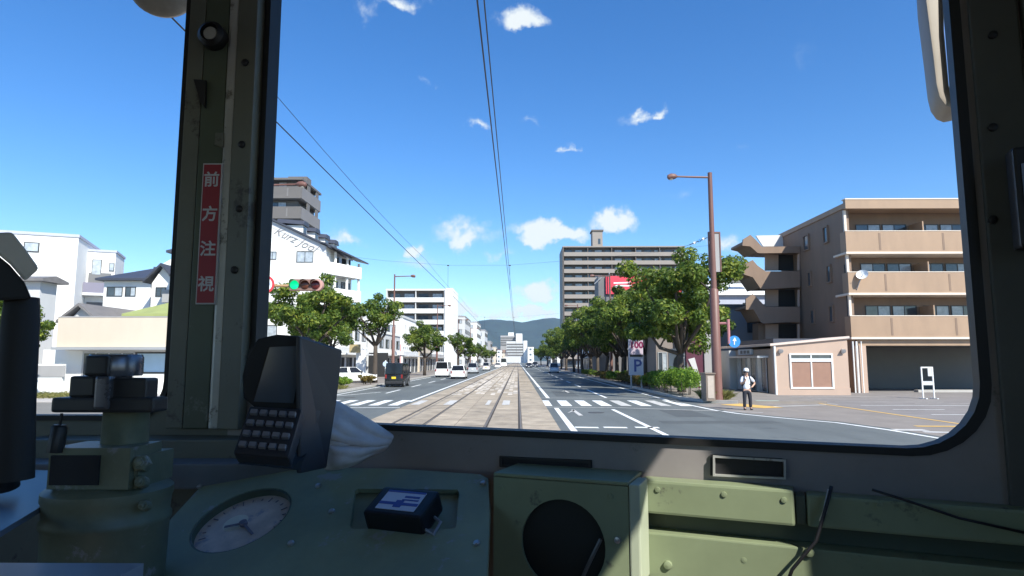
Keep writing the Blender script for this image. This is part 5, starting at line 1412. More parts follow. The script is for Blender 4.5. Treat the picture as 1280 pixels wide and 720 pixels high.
for sx in (-1, 1):
    q = MB(); q.lathe([(.0, -.004), (.011, 0), (.0, .004)], (sx * .03, -.104, 1.585), (0, 1, 0), 10); q.build('eye', mat('eye_dark', (.02, .015, .012), .3), per, local=True)
    q = MB(); q.lathe([(.005, -.012), (.026, 0), (.005, .012)], (sx * .083, .0, 1.57), (1, 0, 0), 10); q.build('ear', SKIN, per, local=True)
q = MB(); q.box((-.024, -.106, 1.506), (.024, -.098, 1.513)); q.build('mouth', mat('lips', (.35, .14, .12), .5), per, local=True)
def hand(base, d, side, curl):
    d = Vector(d).normalized(); s = Vector(side).normalized(); n = d.cross(s)
    base = Vector(base)
    for k, ln in enumerate((.068, .078, .073, .058)):
        b0 = base + s * (.026 - .0175 * k) + d * .02
        j = [(tuple(b0), (.010, .010)), (tuple(b0 + d * ln * .5 + n * curl * .012), (.009, .009)), (tuple(b0 + d * ln * .85 + n * curl * .035), (.0075, .0075))]
        skin_body('finger', j, [(0, 1), (1, 2)], SKIN, per, 1)
    b0 = base + s * .028 - d * .02
    skin_body('thumb', [(tuple(b0), (.012, .012)), (tuple(b0 + s * .03 + d * .02), (.010, .010)), (tuple(b0 + s * .04 + d * .05 + n * curl * .012), (.008, .008))], [(0, 1), (1, 2)], SKIN, per, 1)
hand((-.095, -.285, 1.36), (.15, -.1, .95), (.8, -.5, -.1), -1)
hand((.155, -.092, .955), (-.5, -.4, -.6), (.2, -.6, .7), 1)
bp = empty('backpack', (pp.x, pp.y, .9), 'dark backpack worn by the person in the white cap', 'backpack')
BPM = mat('backpack_fabric', (.02, .022, .03), .8, bump=.3, bdist=.003)
q = MB(); q.box((-.14, .125, .08), (.14, .27, .50)); q.build('bag', BPM, bp, local=True, bevel=.05, smooth=True)
for sx in (-1, 1):
    q = MB(); q.tube([(sx * .10, .14, .48), (sx * .115, .05, .575), (sx * .115, -.09, .54), (sx * .12, -.155, .40), (sx * .13, -.135, .24), (sx * .165, .0, .16), (sx * .12, .14, .14)], .022, 6); q.build('strap', BPM, bp, local=True, smooth='all')

# ------------------------------------------------------------------ the tram cab round the camera
TH = R(22.0)
SH = Vector((math.cos(TH), -math.sin(TH), 0)); NH = Vector((-math.sin(TH), -math.cos(TH), 0)); ZH = Vector((0, 0, 1))
PF = Vector((-.469, 1.05, H))                      # fold line between the two front windows
LS, LN = Vector((1, 0, 0)), Vector((0, -1, 0))
def MP(u, v, o=0.0): return hit(u, v, PF + NH * o, NH)       # point on the main front plane, o metres towards the driver
def LP_(u, v, o=0.0): return hit(u, v, PF + LN * o, LN)
def st_(p): d = p - PF; return (d.dot(SH), p.z)
def from_st(s, z, o=0.0): return Vector((PF.x, PF.y, 0)) + SH * s + NH * o + ZH * z

CAB = mat('cab_grey_green', (.150, .155, .122), .5, var=.14, scale=7, bump=.12, bscale=45, bdist=.0006, wear=((.07, .065, .055), 9, .585))
CABD = mat('cab_dark_green', (.085, .105, .07), .45, var=.15, scale=6, bump=.12, bscale=45, bdist=.0006, wear=((.16, .17, .15), 14, .60))
CABL = mat('cab_pale_green', (.225, .270, .160), .42, var=.1, scale=9, bump=.15, bscale=60, bdist=.0006, wear=((.12, .13, .09), 16, .60))
SILL = mat('cab_sill_grey', (.255, .235, .225), .45, var=.12, scale=8, bump=.1, bdist=.0006, wear=((.16, .15, .14), 12, .60))
GASK = mat('window_rubber', (.012, .012, .012), .55)
ALU = mat('cab_aluminium', (.50, .50, .47), .42, metal=.35, var=.15, scale=8, bdist=.0006, wear=((.2, .19, .17), 20, .58))
DESK = mat('desk_green', (.235, .265, .165), .5, var=.22, scale=7, bump=.1, bscale=50, bdist=.0006, wear=((.30, .31, .29), 18, .60))
BOLT = mat('bolt_steel', (.5, .5, .5), .3, metal=.7)
CEIL = mat('cab_ceiling', (.42, .41, .36), .7)

cab = empty('tram_cab', (0, 0, .85), 'dark grey-green tram cab framing the street with its two front windows', 'tram')


def rrect(s0, s1, z0, z1, r, n=7):
    pts = []
    for (cx_, cz_, a0) in ((s1 - r, z0 + r, -90), (s1 - r, z1 - r, 0), (s0 + r, z1 - r, 90), (s0 + r, z0 + r, 180)):
        for i in range(n + 1):
            a = R(a0 + 90 * i / n); pts.append((cx_ + r * math.cos(a), cz_ + r * math.sin(a)))
    return pts


def plate(name, outer, holes, fmap, o0, o1, m, parent, ):
    """flat plate with holes, between offsets o0 and o1; outer/holes are (s,z) loops"""
    bm = bmesh.new(); es = []
    for lp in [outer] + holes:
        vs = [bm.verts.new(fmap(s, z, o1)) for s, z in lp]
        es += [bm.edges.new((vs[i], vs[(i + 1) % len(vs)])) for i in range(len(vs))]
    bmesh.ops.triangle_fill(bm, use_beauty=True, edges=es)
    r_ = bmesh.ops.extrude_face_region(bm, geom=list(bm.faces))
    d = fmap(0, 0, o0) - fmap(0, 0, o1)
    bmesh.ops.translate(bm, verts=[g_ for g_ in r_['geom'] if isinstance(g_, bmesh.types.BMVert)], vec=d)
    bmesh.ops.recalc_face_normals(bm, faces=bm.faces)
    me = bpy.data.meshes.new(name); bm.to_mesh(me); bm.free()
    off = Vector((0, 0, 0)); q = parent
    while q is not None: off += q.location; q = q.parent
    for v in me.vertices: v.co -= off
    me.materials.append(m)
    o = bpy.data.objects.new(name, me); COL.objects.link(o); o.parent = parent
    return o


ZTOP = H + 1.0
# main window opening
wl0 = st_(MP(331, 210))[0]; wr1 = st_(MP(1197, 150))[0]
wb0 = st_(MP(800, 545))[1]
wz1 = H + .80
mo = rrect(wl0 - .012, wr1 + .010, wb0 - .008, wz1, .075)
mi = rrect(wl0, wr1, wb0, wz1 - .01, .069)
SEND = st_(MP(1300, 300))[0] + .03
plate('front_wall', [(-.0, .85), (SEND, .85), (SEND, ZTOP), (-.0, ZTOP)], [mo], from_st, -.02, .0, SILL, cab)
plate('window_gasket', mo, [mi], from_st, -.022, .003, GASK, cab)
gl = MB(); gl.prism([from_st(s, z, -.014) for s, z in rrect(wl0 - .008, wr1 + .008, wb0 - .008, wz1 - .004, .07)], NH * .004); gl.build('windscreen_pane', WINDSCREEN, cab)
# left window (plane square to the street)
def from_l(s, z, o=0.0): return Vector((PF.x + s, PF.y - o, z))
def lst(p): return (p.x - PF.x, p.z)
lr = lst(LP_(222, 230))[0]; lb = lst(LP_(120, 519))[1]
ll = -1.05
lo_ = rrect(ll, lr + .008, lb - .008, wz1, .06); li_ = rrect(ll + .01, lr, lb, wz1 - .01, .054)
plate('front_wall', [(-1.3, .85), (.0, .85), (.0, ZTOP), (-1.3, ZTOP)], [lo_], from_l, -.02, .0, CAB, cab)
plate('window_gasket', lo_, [li_], from_l, -.022, .006, GASK, cab)
gl = MB(); gl.prism([from_l(s, z, -.014) for s, z in rrect(ll + .004, lr + .004, lb - .004, wz1 - .004, .055)], LN * .004); gl.build('windscreen_pane', WINDSCREEN, cab)
# pillar between the windows: raised dark panel, bright angle strip, knobs
zp0 = lb - .02
def vpoly(name, uvs, z0, z1, m, par=cab):       # a vertical bar of constant section given by plan points
    q = MB(); q.prism([(p[0], p[1], z0) for p in uvs], (0, 0, z1 - z0)); return q.build(name, m, par, bevel=.002)
def xy(p): return (p.x, p.y)
zp1 = ZTOP - .02
a0, a1 = lr + .012, lst(LP_(251, 230))[0]
vpoly('pillar_edge', [from_l(a0, 0, .001)[:2], from_l(a1, 0, .001)[:2], from_l(a1, 0, .016)[:2], from_l(a0, 0, .016)[:2]], zp0, zp1, CAB)
a2 = lst(LP_(281, 230))[0]
vpoly('pillar_panel', [from_l(a1 + .001, 0, .001)[:2], from_l(a2, 0, .001)[:2], from_l(a2, 0, .016)[:2], from_l(a1 + .001, 0, .016)[:2]], zp0, zp1, CABD)
a3 = lst(LP_(293, 230))[0]
vpoly('pillar_strip', [from_l(a2 + .001, 0, .001)[:2], from_l(a3, 0, .001)[:2], from_l(a3, 0, .017)[:2], from_l(a2 + .006, 0, .018)[:2], from_l(a2 + .001, 0, .0165)[:2]], zp0, zp1, ALU)
b0_ = st_(MP(298, 230))[0]
vpoly('pillar_cover', [from_l(a3 + .001, 0, .001)[:2], from_st(wl0 - .014, 0, .001)[:2], from_st(wl0 - .014, 0, .018)[:2], from_l(a3 + .001, 0, .02)[:2]], zp0, zp1, CAB)
for (u, v) in ((301, 262), (295, 338), (304, 182), (308, 80)):
    p = LP_(u, v, .022); q = MB(); q.lathe([(.0062, -.002), (.0062, .007), (.004, .009), (.001, .0095)], p, (0, -1, 0), 10); q.build('knob', BLACK, cab, smooth=True)
p = LP_(268, 47, .02); q = MB(); q.lathe([(.022, -.012), (.022, .014), (.015, .02), (.015, .012), (.001, .012)], p, (0, -1, 0), 20); kb = q.build('round_socket', BLACK, cab, smooth=True)
q = MB(); q.lathe([(.012, .0125), (.011, .016), (.001, .017)], p, (0, -1, 0), 16); q.build('socket_button', ALU, kb, smooth=True)
q = MB(); q.prism([LP_(244, 101, .017), LP_(259, 102, .018), LP_(258, 136, .017), LP_(253, 130, .017)], (0, -.006, 0)); q.build('hook_plate', BLACK, cab)
q = MB(); q.prism([LP_(272, 168, .012), LP_(282, 168, .012), LP_(281, 186, .012), LP_(271, 183, .012)], (0, -.008, 0)); q.build('small_bracket', CAB, cab)
# red notice on the pillar
sp = [LP_(256, 205, .0185), LP_(280.5, 205, .0185), LP_(269, 380.5, .0185), LP_(244.5, 380.5, .0185)]
xs0, xs1 = (sp[0].x + sp[3].x) / 2, (sp[1].x + sp[2].x) / 2
zs1, zs0 = sp[0].z, sp[2].z
yS = PF.y - .0185
nt = empty('warning_sign', ((xs0 + xs1) / 2, yS, zs0), 'narrow red upright sign with four white characters on the cab pillar', 'sign')
SIGN_RED = mat('notice_red', (.30, .022, .035), .45); SIGN_WH = mat('notice_white', (.55, .54, .55), .5)
solid(nt, 'border', (xs0, yS - .003, zs0), (xs1, yS + .0022, zs1), SIGN_WH)
solid(nt, 'plate', (xs0 + .0022, yS - .0042, zs0 + .0022), (xs1 - .0022, yS - .0032, zs1 - .0022), SIGN_RED)
for k, chx in enumerate('前方注視'):
    zc2 = zs1 - (zs1 - zs0) * (.125 + .247 * k)
    put_text('character', chx, .0265, SIGN_WH, nt, ((xs0 + xs1) / 2, yS - .0046, zc2), (1, 0, 0), (0, 0, 1), bold=.0006)

# right pillar
c0_, c1_ = wr1 + .016, SEND - .002
vpoly('pillar_panel', [from_st(c0_, 0, .001)[:2], from_st(c0_ + .042, 0, .001)[:2], from_st(c0_ + .042, 0, .012)[:2], from_st(c0_, 0, .008)[:2]], H - .16, zp1, mat('right_pillar_shade', (.075, .078, .068), .6, var=.15, scale=8))  # darker copy of the cab paint stands for deeper shade
vpoly('pillar_strip', [from_st(c0_ + .046, 0, .001)[:2], from_st(c0_ + .054, 0, .001)[:2], from_st(c0_ + .054, 0, .026)[:2], from_st(c0_ + .046, 0, .026)[:2]], H - .13, zp1, CAB)
vpoly('pillar_cover', [from_st(c0_ + .056, 0, .001)[:2], from_st(c1_, 0, .001)[:2], from_st(c1_, 0, .03)[:2], from_st(c0_ + .06, 0, .02)[:2]], H - .16, zp1, CABD)
for v in (45, 160, 275):
    p = MP(1240, v, .008); q = MB(); q.lathe([(.0042, .0), (.0042, .004), (.001, .005)], p, NH, 10); q.build('knob', BLACK, cab, smooth=True)
p = MP(1284, 248, .035)
dv = empty('wall_switch', p, 'small dark switch unit with a pale window on the right cab pillar', 'switch')
q = MB(); q.obox(p, SH * .012, NH * .012, ZH * .05); q.build('case', BLACK, dv, bevel=.003)
q = MB(); q.obox(p + NH * .013 + ZH * .012, SH * .006, NH * .0015, ZH * .02); q.build('display', mat('pale_blue_plastic', (.25, .3, .4), .3), dv)

# sill band, vents, ledge, box
ZL = H - .138
def frame_on(name, uvs, o, t, w, m, label=None):
    pts = [MP(u, v, o) for u, v in uvs]; c = sum(pts, Vector()) / 4; q = MB()
    for i in range(4):
        a, b_ = pts[i], pts[(i + 1) % 4]; mid_ = (a + b_) / 2; ax = (b_ - a).normalized(); ay = NH.cross(ax).normalized()
        L_ = (b_ - a).length / 2
        q.obox(mid_ + NH * (t / 2 + .0003 * (i % 2)), ax * (L_ + w / 2), ay * (w / 2), NH * t / 2)
    return q.build(name, m, cab)
vf = frame_on('vent_frame', [(893, 570), (981, 575), (981, 597), (893, 593)], .001, .006, .0022, ALU)
q = MB(); q.prism([MP(888, 568, .001), MP(978, 573, .001), MP(978, 597, .001), MP(888, 594, .001)], NH * .002); q.build('vent_opening', VOID, vf)
vf2 = frame_on('vent_frame', [(628, 572), (738, 577), (738, 586), (628, 582)], .001, .004, .003, BLACK)
q = MB(); q.prism([MP(625, 570, .001), MP(740, 575, .001), MP(740, 587, .001), MP(625, 583, .001)], NH * .002); q.build('vent_opening', VOID, vf2)
sL0, sL1 = st_(MP(801, 597, .02))[0], st_(MP(992, 610, .02))[0]
zf0 = MP(900, 650, .03).z; zf1 = MP(900, 674, .03).z
def sbar(name, s0, s1, z0, z1, o0, o1, m, par=cab, bevel=.0015):
    q = MB(); q.prism([from_st(s0, z0, o0), from_st(s1, z0, o0), from_st(s1, z0, o1), from_st(s0, z0, o1)], (0, 0, z1 - z0)); return q.build(name, m, par, bevel=bevel)
sbar('ledge', sL0 + .001, sL1, zf0, ZL, .001, .03, CABL, bevel=.003)
sbar('ledge', sL1 + .012, SEND, zf0, ZL - .004, .001, .026, CABL, bevel=.003)
sbar('slot_back', sL0 + .001, SEND, zf1, zf0 - .0005, .001, .006, CABD)
sbar('lower_panel', sL0 + .001, SEND, .86, zf1, .001, .031, CABL, bevel=.002)
sbar('ledge_bracket', sL1 + .001, sL1 + .011, zf0 + .001, ZL - .006, .001, .024, CABD)
for (u, v) in ((822, 612), (905, 618), (980, 625), (1100, 632), (1180, 640), (1060, 700), (930, 700)):
    p = MP(u, v, .0302); q = MB(); q.lathe([(.0032, 0), (.0030, .0012), (.0005, .0016)], p, NH, 8); q.build('screw', CABL, cab, smooth=True)
for (u, v) in ((835, 706), (1012, 690)):
    p = MP(u, v, .031); q = MB(); q.lathe([(.005, 0), (.0045, .003), (.001, .004)], p, NH, 10); q.build('rivet', CABL, cab, smooth=True)

bs0, bs1 = st_(MP(617, 640, .078))[0], st_(MP(786, 640, .078))[0]
sbx = empty('speaker_box', from_st((bs0 + bs1) / 2, ZL - .14, .03), 'green steel box with a large round opening under the front window', 'speaker box')
cpx = MP(703, 681, .078); cs2 = st_(cpx)
hole = [(cs2[0] + .050 * math.cos(2 * math.pi * i / 40), cs2[1] + .050 * math.sin(2 * math.pi * i / 40)) for i in range(40)]
plate('front_plate', [(bs0, ZL - .21), (bs1, ZL - .21), (bs1, ZL), (bs0, ZL)], [hole], from_st, .074, .078, CABL, sbx)
sbar('side_plate', bs1 - .005, bs1 - .001, ZL - .21, ZL - .001, .002, .0735, CABL, sbx)
sbar('side_plate', bs0 + .001, bs0 + .005, ZL - .21, ZL - .001, .002, .0735, CABL, sbx)
sbar('top_plate', bs0, bs1, ZL + .0005, ZL + .005, .001, .0785, CABL, sbx)
sbar('lit_side_strip', bs1 + .0006, bs1 + .0126, ZL - .105, ZL + .003, .031, .0795, mat('sunlit_pale_edge', (.42, .47, .34), .45, var=.1), sbx, bevel=.002)  # paler colour stands for sunlight on the box's side face
q = MB(); q.lathe([(.052, 0), (.047, -.006), (.02, -.02), (.001, -.022)], from_st(cs2[0], cs2[1], .071), NH, 32); q.build('speaker_cone', mat('speaker_black', (.012, .016, .013), .7), sbx, smooth=True)
q = MB(); q.tube([from_st(cs2[0] + .046, cs2[1] + .012, .083), from_st(cs2[0] + .03, cs2[1] - .02, .084), from_st(cs2[0] + .012, cs2[1] - .06, .083)], .0022, 6); q.build('rod', mat('dull_steel', (.2, .2, .19), .35, metal=.5), sbx, smooth=True)
for (ss, zz_) in ((bs0 + .01, ZL - .012), (bs1 - .02, ZL - .012)):
    q = MB(); q.lathe([(.0032, 0), (.003, .0014), (.0005, .0018)], from_st(ss, zz_, .078), NH, 8); q.build('screw', CABL, sbx, smooth=True)
p = from_st(cs2[0] + .064, cs2[1] + .012, .078); q = MB(); q.lathe([(.004, 0), (.0035, .003), (.001, .0035)], p, NH, 10); q.build('rivet', BOLT, sbx, smooth=True)

# sloping desk with the gauge
TD = R(26)
DN = (ZH * math.cos(TD) + NH * math.sin(TD)).normalized()
DP0 = MP(430, 589, .05)
def DK(u, v, o=0.0): return hit(u, v, DP0 + DN * o, DN)
DUP = (ZH - DN * ZH.dot(DN)).normalized()      # up the slope
desk = empty('control_desk', DK(400, 660) - DN * .02, 'sloping blue-green steel desk panel with a round gauge', 'control desk')
outer = [(152, 716), (262, 596), (280, 587), (382, 584), (500, 586), (600, 593), (610, 598), (612, 640), (607, 770), (110, 770)]
hx, hy = [], []
gp = [DK(302 + 57 * math.cos(2 * math.pi * i / 40), 648 + 37 * math.sin(2 * math.pi * i / 40)) for i in range(40)]
gc = DK(302, 648)
gr_ = sum((p - gc).length for p in gp) / 40 * .93
S2 = SH; T2 = DUP
def from_d(s, t, o=0.0): return gc + S2 * s + T2 * t + DN * o
def dst(p): d = p - gc; return (d.dot(S2), d.dot(T2))
ghole = [(gr_ * math.cos(2 * math.pi * i / 40), gr_ * math.sin(2 * math.pi * i / 40)) for i in range(40)]
rec = [dst(DK(u, v)) for u, v in ((447, 611), (572, 612), (574, 616), (570, 658), (566, 661), (440, 661), (437, 657), (443, 614))]
plate('desk_panel', [dst(DK(u, v)) for u, v in outer], [ghole, rec], lambda s, z, o=0.0: from_d(s, z, o), -.006, .0, DESK, desk)
q = MB(); q.prism([DK(u, v, -.009) for u, v in ((425, 603), (585, 604), (585, 672), (425, 672))], -DN * .004); q.build('recess_floor', DESK, desk)
q = MB(); e1, e2 = DK(152, 716), DK(262, 596); q.prism([e1 - DN * .0065, e2 - DN * .0065, e2 - ZH * .25, e1 - ZH * .25], SH * .004); q.build('desk_side', CABD, desk)
gd = MB(); gd.lathe([(gr_ - .0004, -.03), (gr_ - .0004, -.0008), (gr_ - .0025, -.0008), (gr_ - .0025, -.02)], gc, DN, 40, cap=False); gd.build('gauge_rim', CABD, desk, smooth=True)
face = MB(); face.lathe([(gr_ - .0024, -.0125), (gr_ - .0024, -.0105), (.0005, -.0105)], gc, DN, 40); fo = face.build('gauge_face', mat('gauge_face_pale', (.64, .52, .44), .4, var=.22, scale=28, wear=((.40, .36, .40), 26, .58)), desk)
q = MB(); q.lathe([(.016, -.0104), (.016, -.0101), (.0005, -.0101)], gc - S2 * .016 + T2 * .002, DN, 26); q.build('inner_dial', mat('inner_dial_cream', (.78, .72, .58), .4, var=.1, scale=30), fo)
GK = mat('gauge_ink', (.20, .17, .22), .5)
tk = MB()
for k in range(19):
    a = R(-40 + 260 * k / 18); d_ = S2 * math.cos(a) + T2 * math.sin(a); e_ = DN.cross(d_)
    tk.obox(gc + d_ * (gr_ - .012) - DN * .0098, d_ * (.0022 if k % 3 else .0042), e_ * .00045, DN * .0005)
tk.build('scale_mark', GK, fo, kind='stuff')
for a, L_ in ((R(205), .022), (R(332), .030)):
    d_ = S2 * math.cos(a) + T2 * math.sin(a); e_ = DN.cross(d_); q = MB(); q.obox(gc + d_ * L_ * .5 - DN * .0075, d_ * L_ * .6, e_ * .0016, DN * .0006); q.build('needle', GK, fo)
q = MB(); q.lathe([(.005, -.0095), (.005, -.005), (.001, -.0045)], gc, DN, 14); q.build('needle_hub', GK, fo, smooth=True)
for (u, v) in ((250, 609), (398, 608), (364, 680), (193, 680), (596, 680), (604, 605), (415, 640)):
    q = MB(); q.lathe([(.0040, 0), (.0040, .0024), (.0026, .0036), (.0006, .0036)], DK(u, v, .0), DN, 8); q.build('bolt', BOLT, desk)
# black recorder on the desk
rc = DK(507, 650)
rb = empty('recorder_box', rc, 'small black recorder box with a blue and white label resting on the desk panel', 'box')
u0 = (DK(548, 655) - DK(465, 655)).length / 2 * .92
ctr = DK(506, 644, .012 - .009)
q = MB(); q.obox(ctr + DN * .006, SH * u0, DUP * .025, DN * .014); q.build('case', BLACK, rb, bevel=.004)
lab = ctr + DN * .0204
q = MB(); q.obox(lab, SH * .026, DUP * .0165, DN * .0004); lo2 = q.build('label', mat('label_white', (.62, .64, .74), .5), rb)
LBL = mat('label_blue', (.06, .09, .35), .5)
for (s_, t_2, ws, wt) in ((.0, .0155, .026, .0015), (.012, .007, .010, .0016), (.012, .0015, .011, .001), (0, -.006, .026, .0022), (.0, -.006, .005, .006)):
    q = MB(); q.obox(lab + SH * s_ + DUP * t_2 + DN * .0007, SH * ws, DUP * wt, DN * (.0002 + .0001 * (ws < .01))); q.build('print_bar', LBL, lo2)
q = MB(); q.tube([ctr + SH * u0 - DUP * .02, ctr + SH * (u0 + .012) - DUP * .024 - DN * .002, ctr + SH * (u0 + .012) - DUP * .005, ctr + SH * u0 + DUP * .002], .002, 6); q.build('wire_loop', mat('grey_wire', (.3, .3, .32), .4), rb, smooth=True)

# card reader standing on the back of the desk
YRD = .80
def RP(u, v, y=YRD): return P(u, v, y)
rd_ = empty('card_reader', RP(370, 590), 'dark blue-black card reader with a keypad and a tilted screen', 'card reader')
RDM = mat('reader_blue_black', (.028, .029, .036), .42, var=.1, scale=10); RDK = mat('reader_black', (.014, .014, .015), .7)
q = MB(); q.prism([P(375, 419.5, .80), P(400, 427, .84), P(428, 437, .88), P(427, 468, .88), P(418, 505, .88), P(412, 560, .875), P(409, 585, .87), P(376, 592, .80)], (-.006, 0, 0)); q.build('side_housing', RDM, rd_, bevel=.003)
q = MB(); q.prism([RP(u, v, YRD + .012) for u, v in ((303, 498), (302, 470), (309, 440), (322, 423), (345, 418), (374, 420), (375, 460), (374, 520), (330, 520))], (.0, .05, 0)); q.build('screen_housing', RDK, rd_, bevel=.004)
q = MB(); q.prism([RP(u, v, YRD + .009) for u, v in ((337, 434), (379, 432), (367, 504), (317, 502))], (0, .003, .0)); q.build('screen', mat('dim_screen', (.06, .08, .11), .12, spec=.8), rd_)
kq = [RP(312, 507, YRD - .012), RP(378, 511, YRD - .012), RP(360, 572, YRD - .055), RP(291, 566, YRD - .055)]
kn = (kq[1] - kq[0]).cross(kq[3] - kq[0]).normalized()
if kn.y > 0: kn = -kn
q = MB(); q.prism(kq, -kn * .022); kb_ = q.build('keypad', RDM, rd_, bevel=.003)
q = MB(); q.prism([kq[3] - kn * .023, kq[2] - kn * .023, RP(374, 588, YRD + .0), RP(318, 582, YRD + .0)], (0, .05, .01)); q.build('stand', RDK, rd_)
KEY = mat('key_grey', (.24, .24, .26), .35, metal=.3)
for r_ in range(4):
    for c_ in range(5):
        fx_, fy_ = .14 + .18 * c_, .16 + .225 * r_
        p = (kq[0] * (1 - fx_) + kq[1] * fx_) * (1 - fy_) + (kq[3] * (1 - fx_) + kq[2] * fx_) * fy_
        ax = (kq[1] - kq[0]).normalized(); ay = kn.cross(ax)
        q = MB(); q.obox(p + kn * .002, ax * .0042, ay * .0032, kn * .0028); q.build('key', KEY, kb_, bevel=.001)

# cloth on the sill
cl = empty('folded_cloth', MP(440, 575, .05), 'crumpled lilac-white cloth lying between the card reader and the window', 'cloth')
def spl(pts, t):
    n = len(pts) - 1; x = min(t * n, n - 1e-6); i = int(x); f = x - i; f = f * f * (3 - 2 * f); a, b_ = pts[i], pts[i + 1]
    return tuple(a[k] + (b_[k] - a[k]) * f for k in range(len(a)))
rows = [[(398, 496, .02), (418, 503, .02), (440, 513, .02), (464, 528, .015), (488, 544, .008)], [(398, 513, .05), (420, 521, .052), (445, 532, .042), (468, 541, .028), (491, 547, .012)],
        [(398, 533, .068), (420, 540, .064), (445, 547, .050), (468, 550, .034), (490, 550, .014)], [(400, 548, .082), (420, 551, .074), (442, 554, .060), (466, 556, .041), (487, 553, .016)],
        [(402, 554, .066), (420, 557, .068), (442, 558, .052), (465, 558, .032), (486, 555, .013)], [(404, 561, .076), (421, 566, .084), (442, 566, .068), (464, 561, .044), (484, 557, .016)],
        [(406, 577, .070), (421, 581, .074), (440, 576, .060), (462, 567, .040), (482, 559, .016)], [(407, 584, .062), (420, 586, .066), (440, 580, .053), (461, 570, .035), (480, 561, .013)]]
def spl(pts, t):
    n = len(pts) - 1; x = min(max(t * n, 0), n - 1e-6); i = int(x); f = x - i
    a, b_, c_, d_ = pts[max(i - 1, 0)], pts[i], pts[i + 1], pts[min(i + 2, n)]
    return tuple(.5 * (2 * b_[k] + (c_[k] - a[k]) * f + (2 * a[k] - 5 * b_[k] + 4 * c_[k] - d_[k]) * f * f + (3 * b_[k] - a[k] - 3 * c_[k] + d_[k]) * f ** 3) for k in range(len(b_)))
nu, nv = 28, 36; vs = []; fs = []
for j in range(nv + 1):
    for i in range(nu + 1):
        row = [spl(r__, i / nu) for r__ in rows]; u_, v_, o_ = spl(row, j / nv)
        tp_ = 1 - i / nu; o_ += tp_ * (.0045 * math.sin(j * .62 + 1.6 * math.sin(i * .16)) + .002 * math.sin(j * 1.15 - i * .25 + 1)); v_ += tp_ * 1.2 * math.sin(i * .5 + j * .2)
        vs.append(MP(u_, v_, o_))
for j in range(nv):
    for i in range(nu):
        a = j * (nu + 1) + i; fs.append((a, a + 1, a + nu + 2, a + nu + 1))
q = MB(); q.add(vs, fs); co_ = q.build('cloth', mat('lilac_cloth', (.64, .57, .53), .9, var=.12, scale=24, bump=.7, bscale=55, bdist=.003), cl, smooth='all')
sm = co_.modifiers.new('thickness', 'SOLIDIFY'); sm.thickness = .003

# brake valve on the left
BY = .72
bc = P(121, 640, BY)
bv = empty('brake_valve', (bc.x, BY, H - .35), 'old green cast brake valve with a dark cross-shaped top in the left window', 'brake valve')
VG = mat('valve_green', (.16, .175, .115), .45, var=.25, scale=14, bump=.4, bscale=60, bdist=.001, wear=((.25, .26, .25), 22, .59)); VD = mat('valve_dark', (.03, .03, .032), .4, var=.2, scale=20); VM = mat('valve_worn_metal', (.16, .165, .19), .28, metal=.6, var=.2, scale=20)
def zat(v): return P(121, v, BY).z
rw = lambda px: px * BY / F
q = MB(); q.lathe([(rw(66), zat(760) - H), (rw(68), zat(705) - H), (rw(69), zat(660) - H), (rw(71.5), zat(656) - H), (rw(71.5), zat(650) - H), (rw(69), zat(646) - H), (rw(70), zat(628) - H), (rw(72), zat(624) - H), (rw(72), zat(614) - H), (rw(62), zat(606) - H), (rw(4), zat(604) - H)], (bc.x, BY + .02, H), (0, 0, 1), 36); q.build('base', VG, bv, smooth=True)
a, c = P(62, 560, BY - .03), P(160, 612, BY - .03)
solid(bv, 'body', (a.x, BY - .03, c.z), (c.x, BY + .03, a.z), VG)
a, c = P(66, 569, BY - .03), P(124, 606, BY - .03); solid(bv, 'body_recess', (a.x, BY - .033, c.z), (c.x, BY - .0302, a.z), VOID)
q = MB(); q.lathe([(rw(36), zat(612) - H), (rw(36), zat(572) - H), (rw(27), zat(566) - H), (rw(26), zat(512) - H), (rw(30), zat(506) - H)], (P(142, 560, BY).x, BY + .02, H), (0, 0, 1), 26); q.build('neck', VG, bv, smooth=True)
for (u, v, r_) in ((176, 579, 10), (176, 602, 7), (180, 632, 6)):
    p = P(u, v, BY - .02); q = MB(); q.lathe([(rw(r_), -.012), (rw(r_), .003), (rw(r_ * .8), .005), (rw(r_ * .5), .005), (rw(r_ * .5), .010), (.0005, .011)], p, (.25, -.9, .25), 6 if r_ > 8 else 14); q.build('nut', VG, bv)
p = P(180, 575, BY); solid(bv, 'side_boss', (p.x - .02, BY - .02, P(180, 606, BY).z), (p.x + .006, BY + .05, P(180, 568, BY).z), VG)
def vbox(n, ua, ub, va, vb, y0, y1, m, bev=.003):
    a, c = P(ua, va, y0), P(ub, vb, y0); q = MB(); q.box((a.x, y0, c.z), (c.x, y1, a.z)); return q.build(n, m, bv, bevel=bev)
vbox('cross_bar', 64, 190, 497, 516, BY - .02, BY + .012, VD)
vbox('cross_block', 87, 118, 470, 497, BY - .01, BY + .035, VD)
vbox('cross_block', 133, 181, 472.5, 500, BY - .016, BY + .01, VD)
vbox('spindle', 118.4, 134, 470, 512, BY - .024, BY + .02, VM)
q = MB(); q.lathe([(rw(30), zat(470) - H), (rw(31), zat(466) - H), (rw(31), zat(447) - H), (rw(29), zat(443) - H), (.0005, zat(442.5) - H)], (P(138, 455, BY).x, BY + .01, H), (0, 0, 1), 22); q.build('handle_socket', VM, bv, smooth=True)
vbox('handle_stub', 106, 134, 444, 470, BY - .02, BY + .03, VD)
p0_, p1_ = P(69, 565, BY - .03), P(75, 531, BY - .03); q = MB(); q.tube([p0_, p0_.lerp(p1_, .9), p1_], [.008, .008, .006], 8); q.tube([p1_, p1_ + Vector((.001, 0, .012))], .0015, 5); q.build('grip', BLACK, bv, smooth=True)
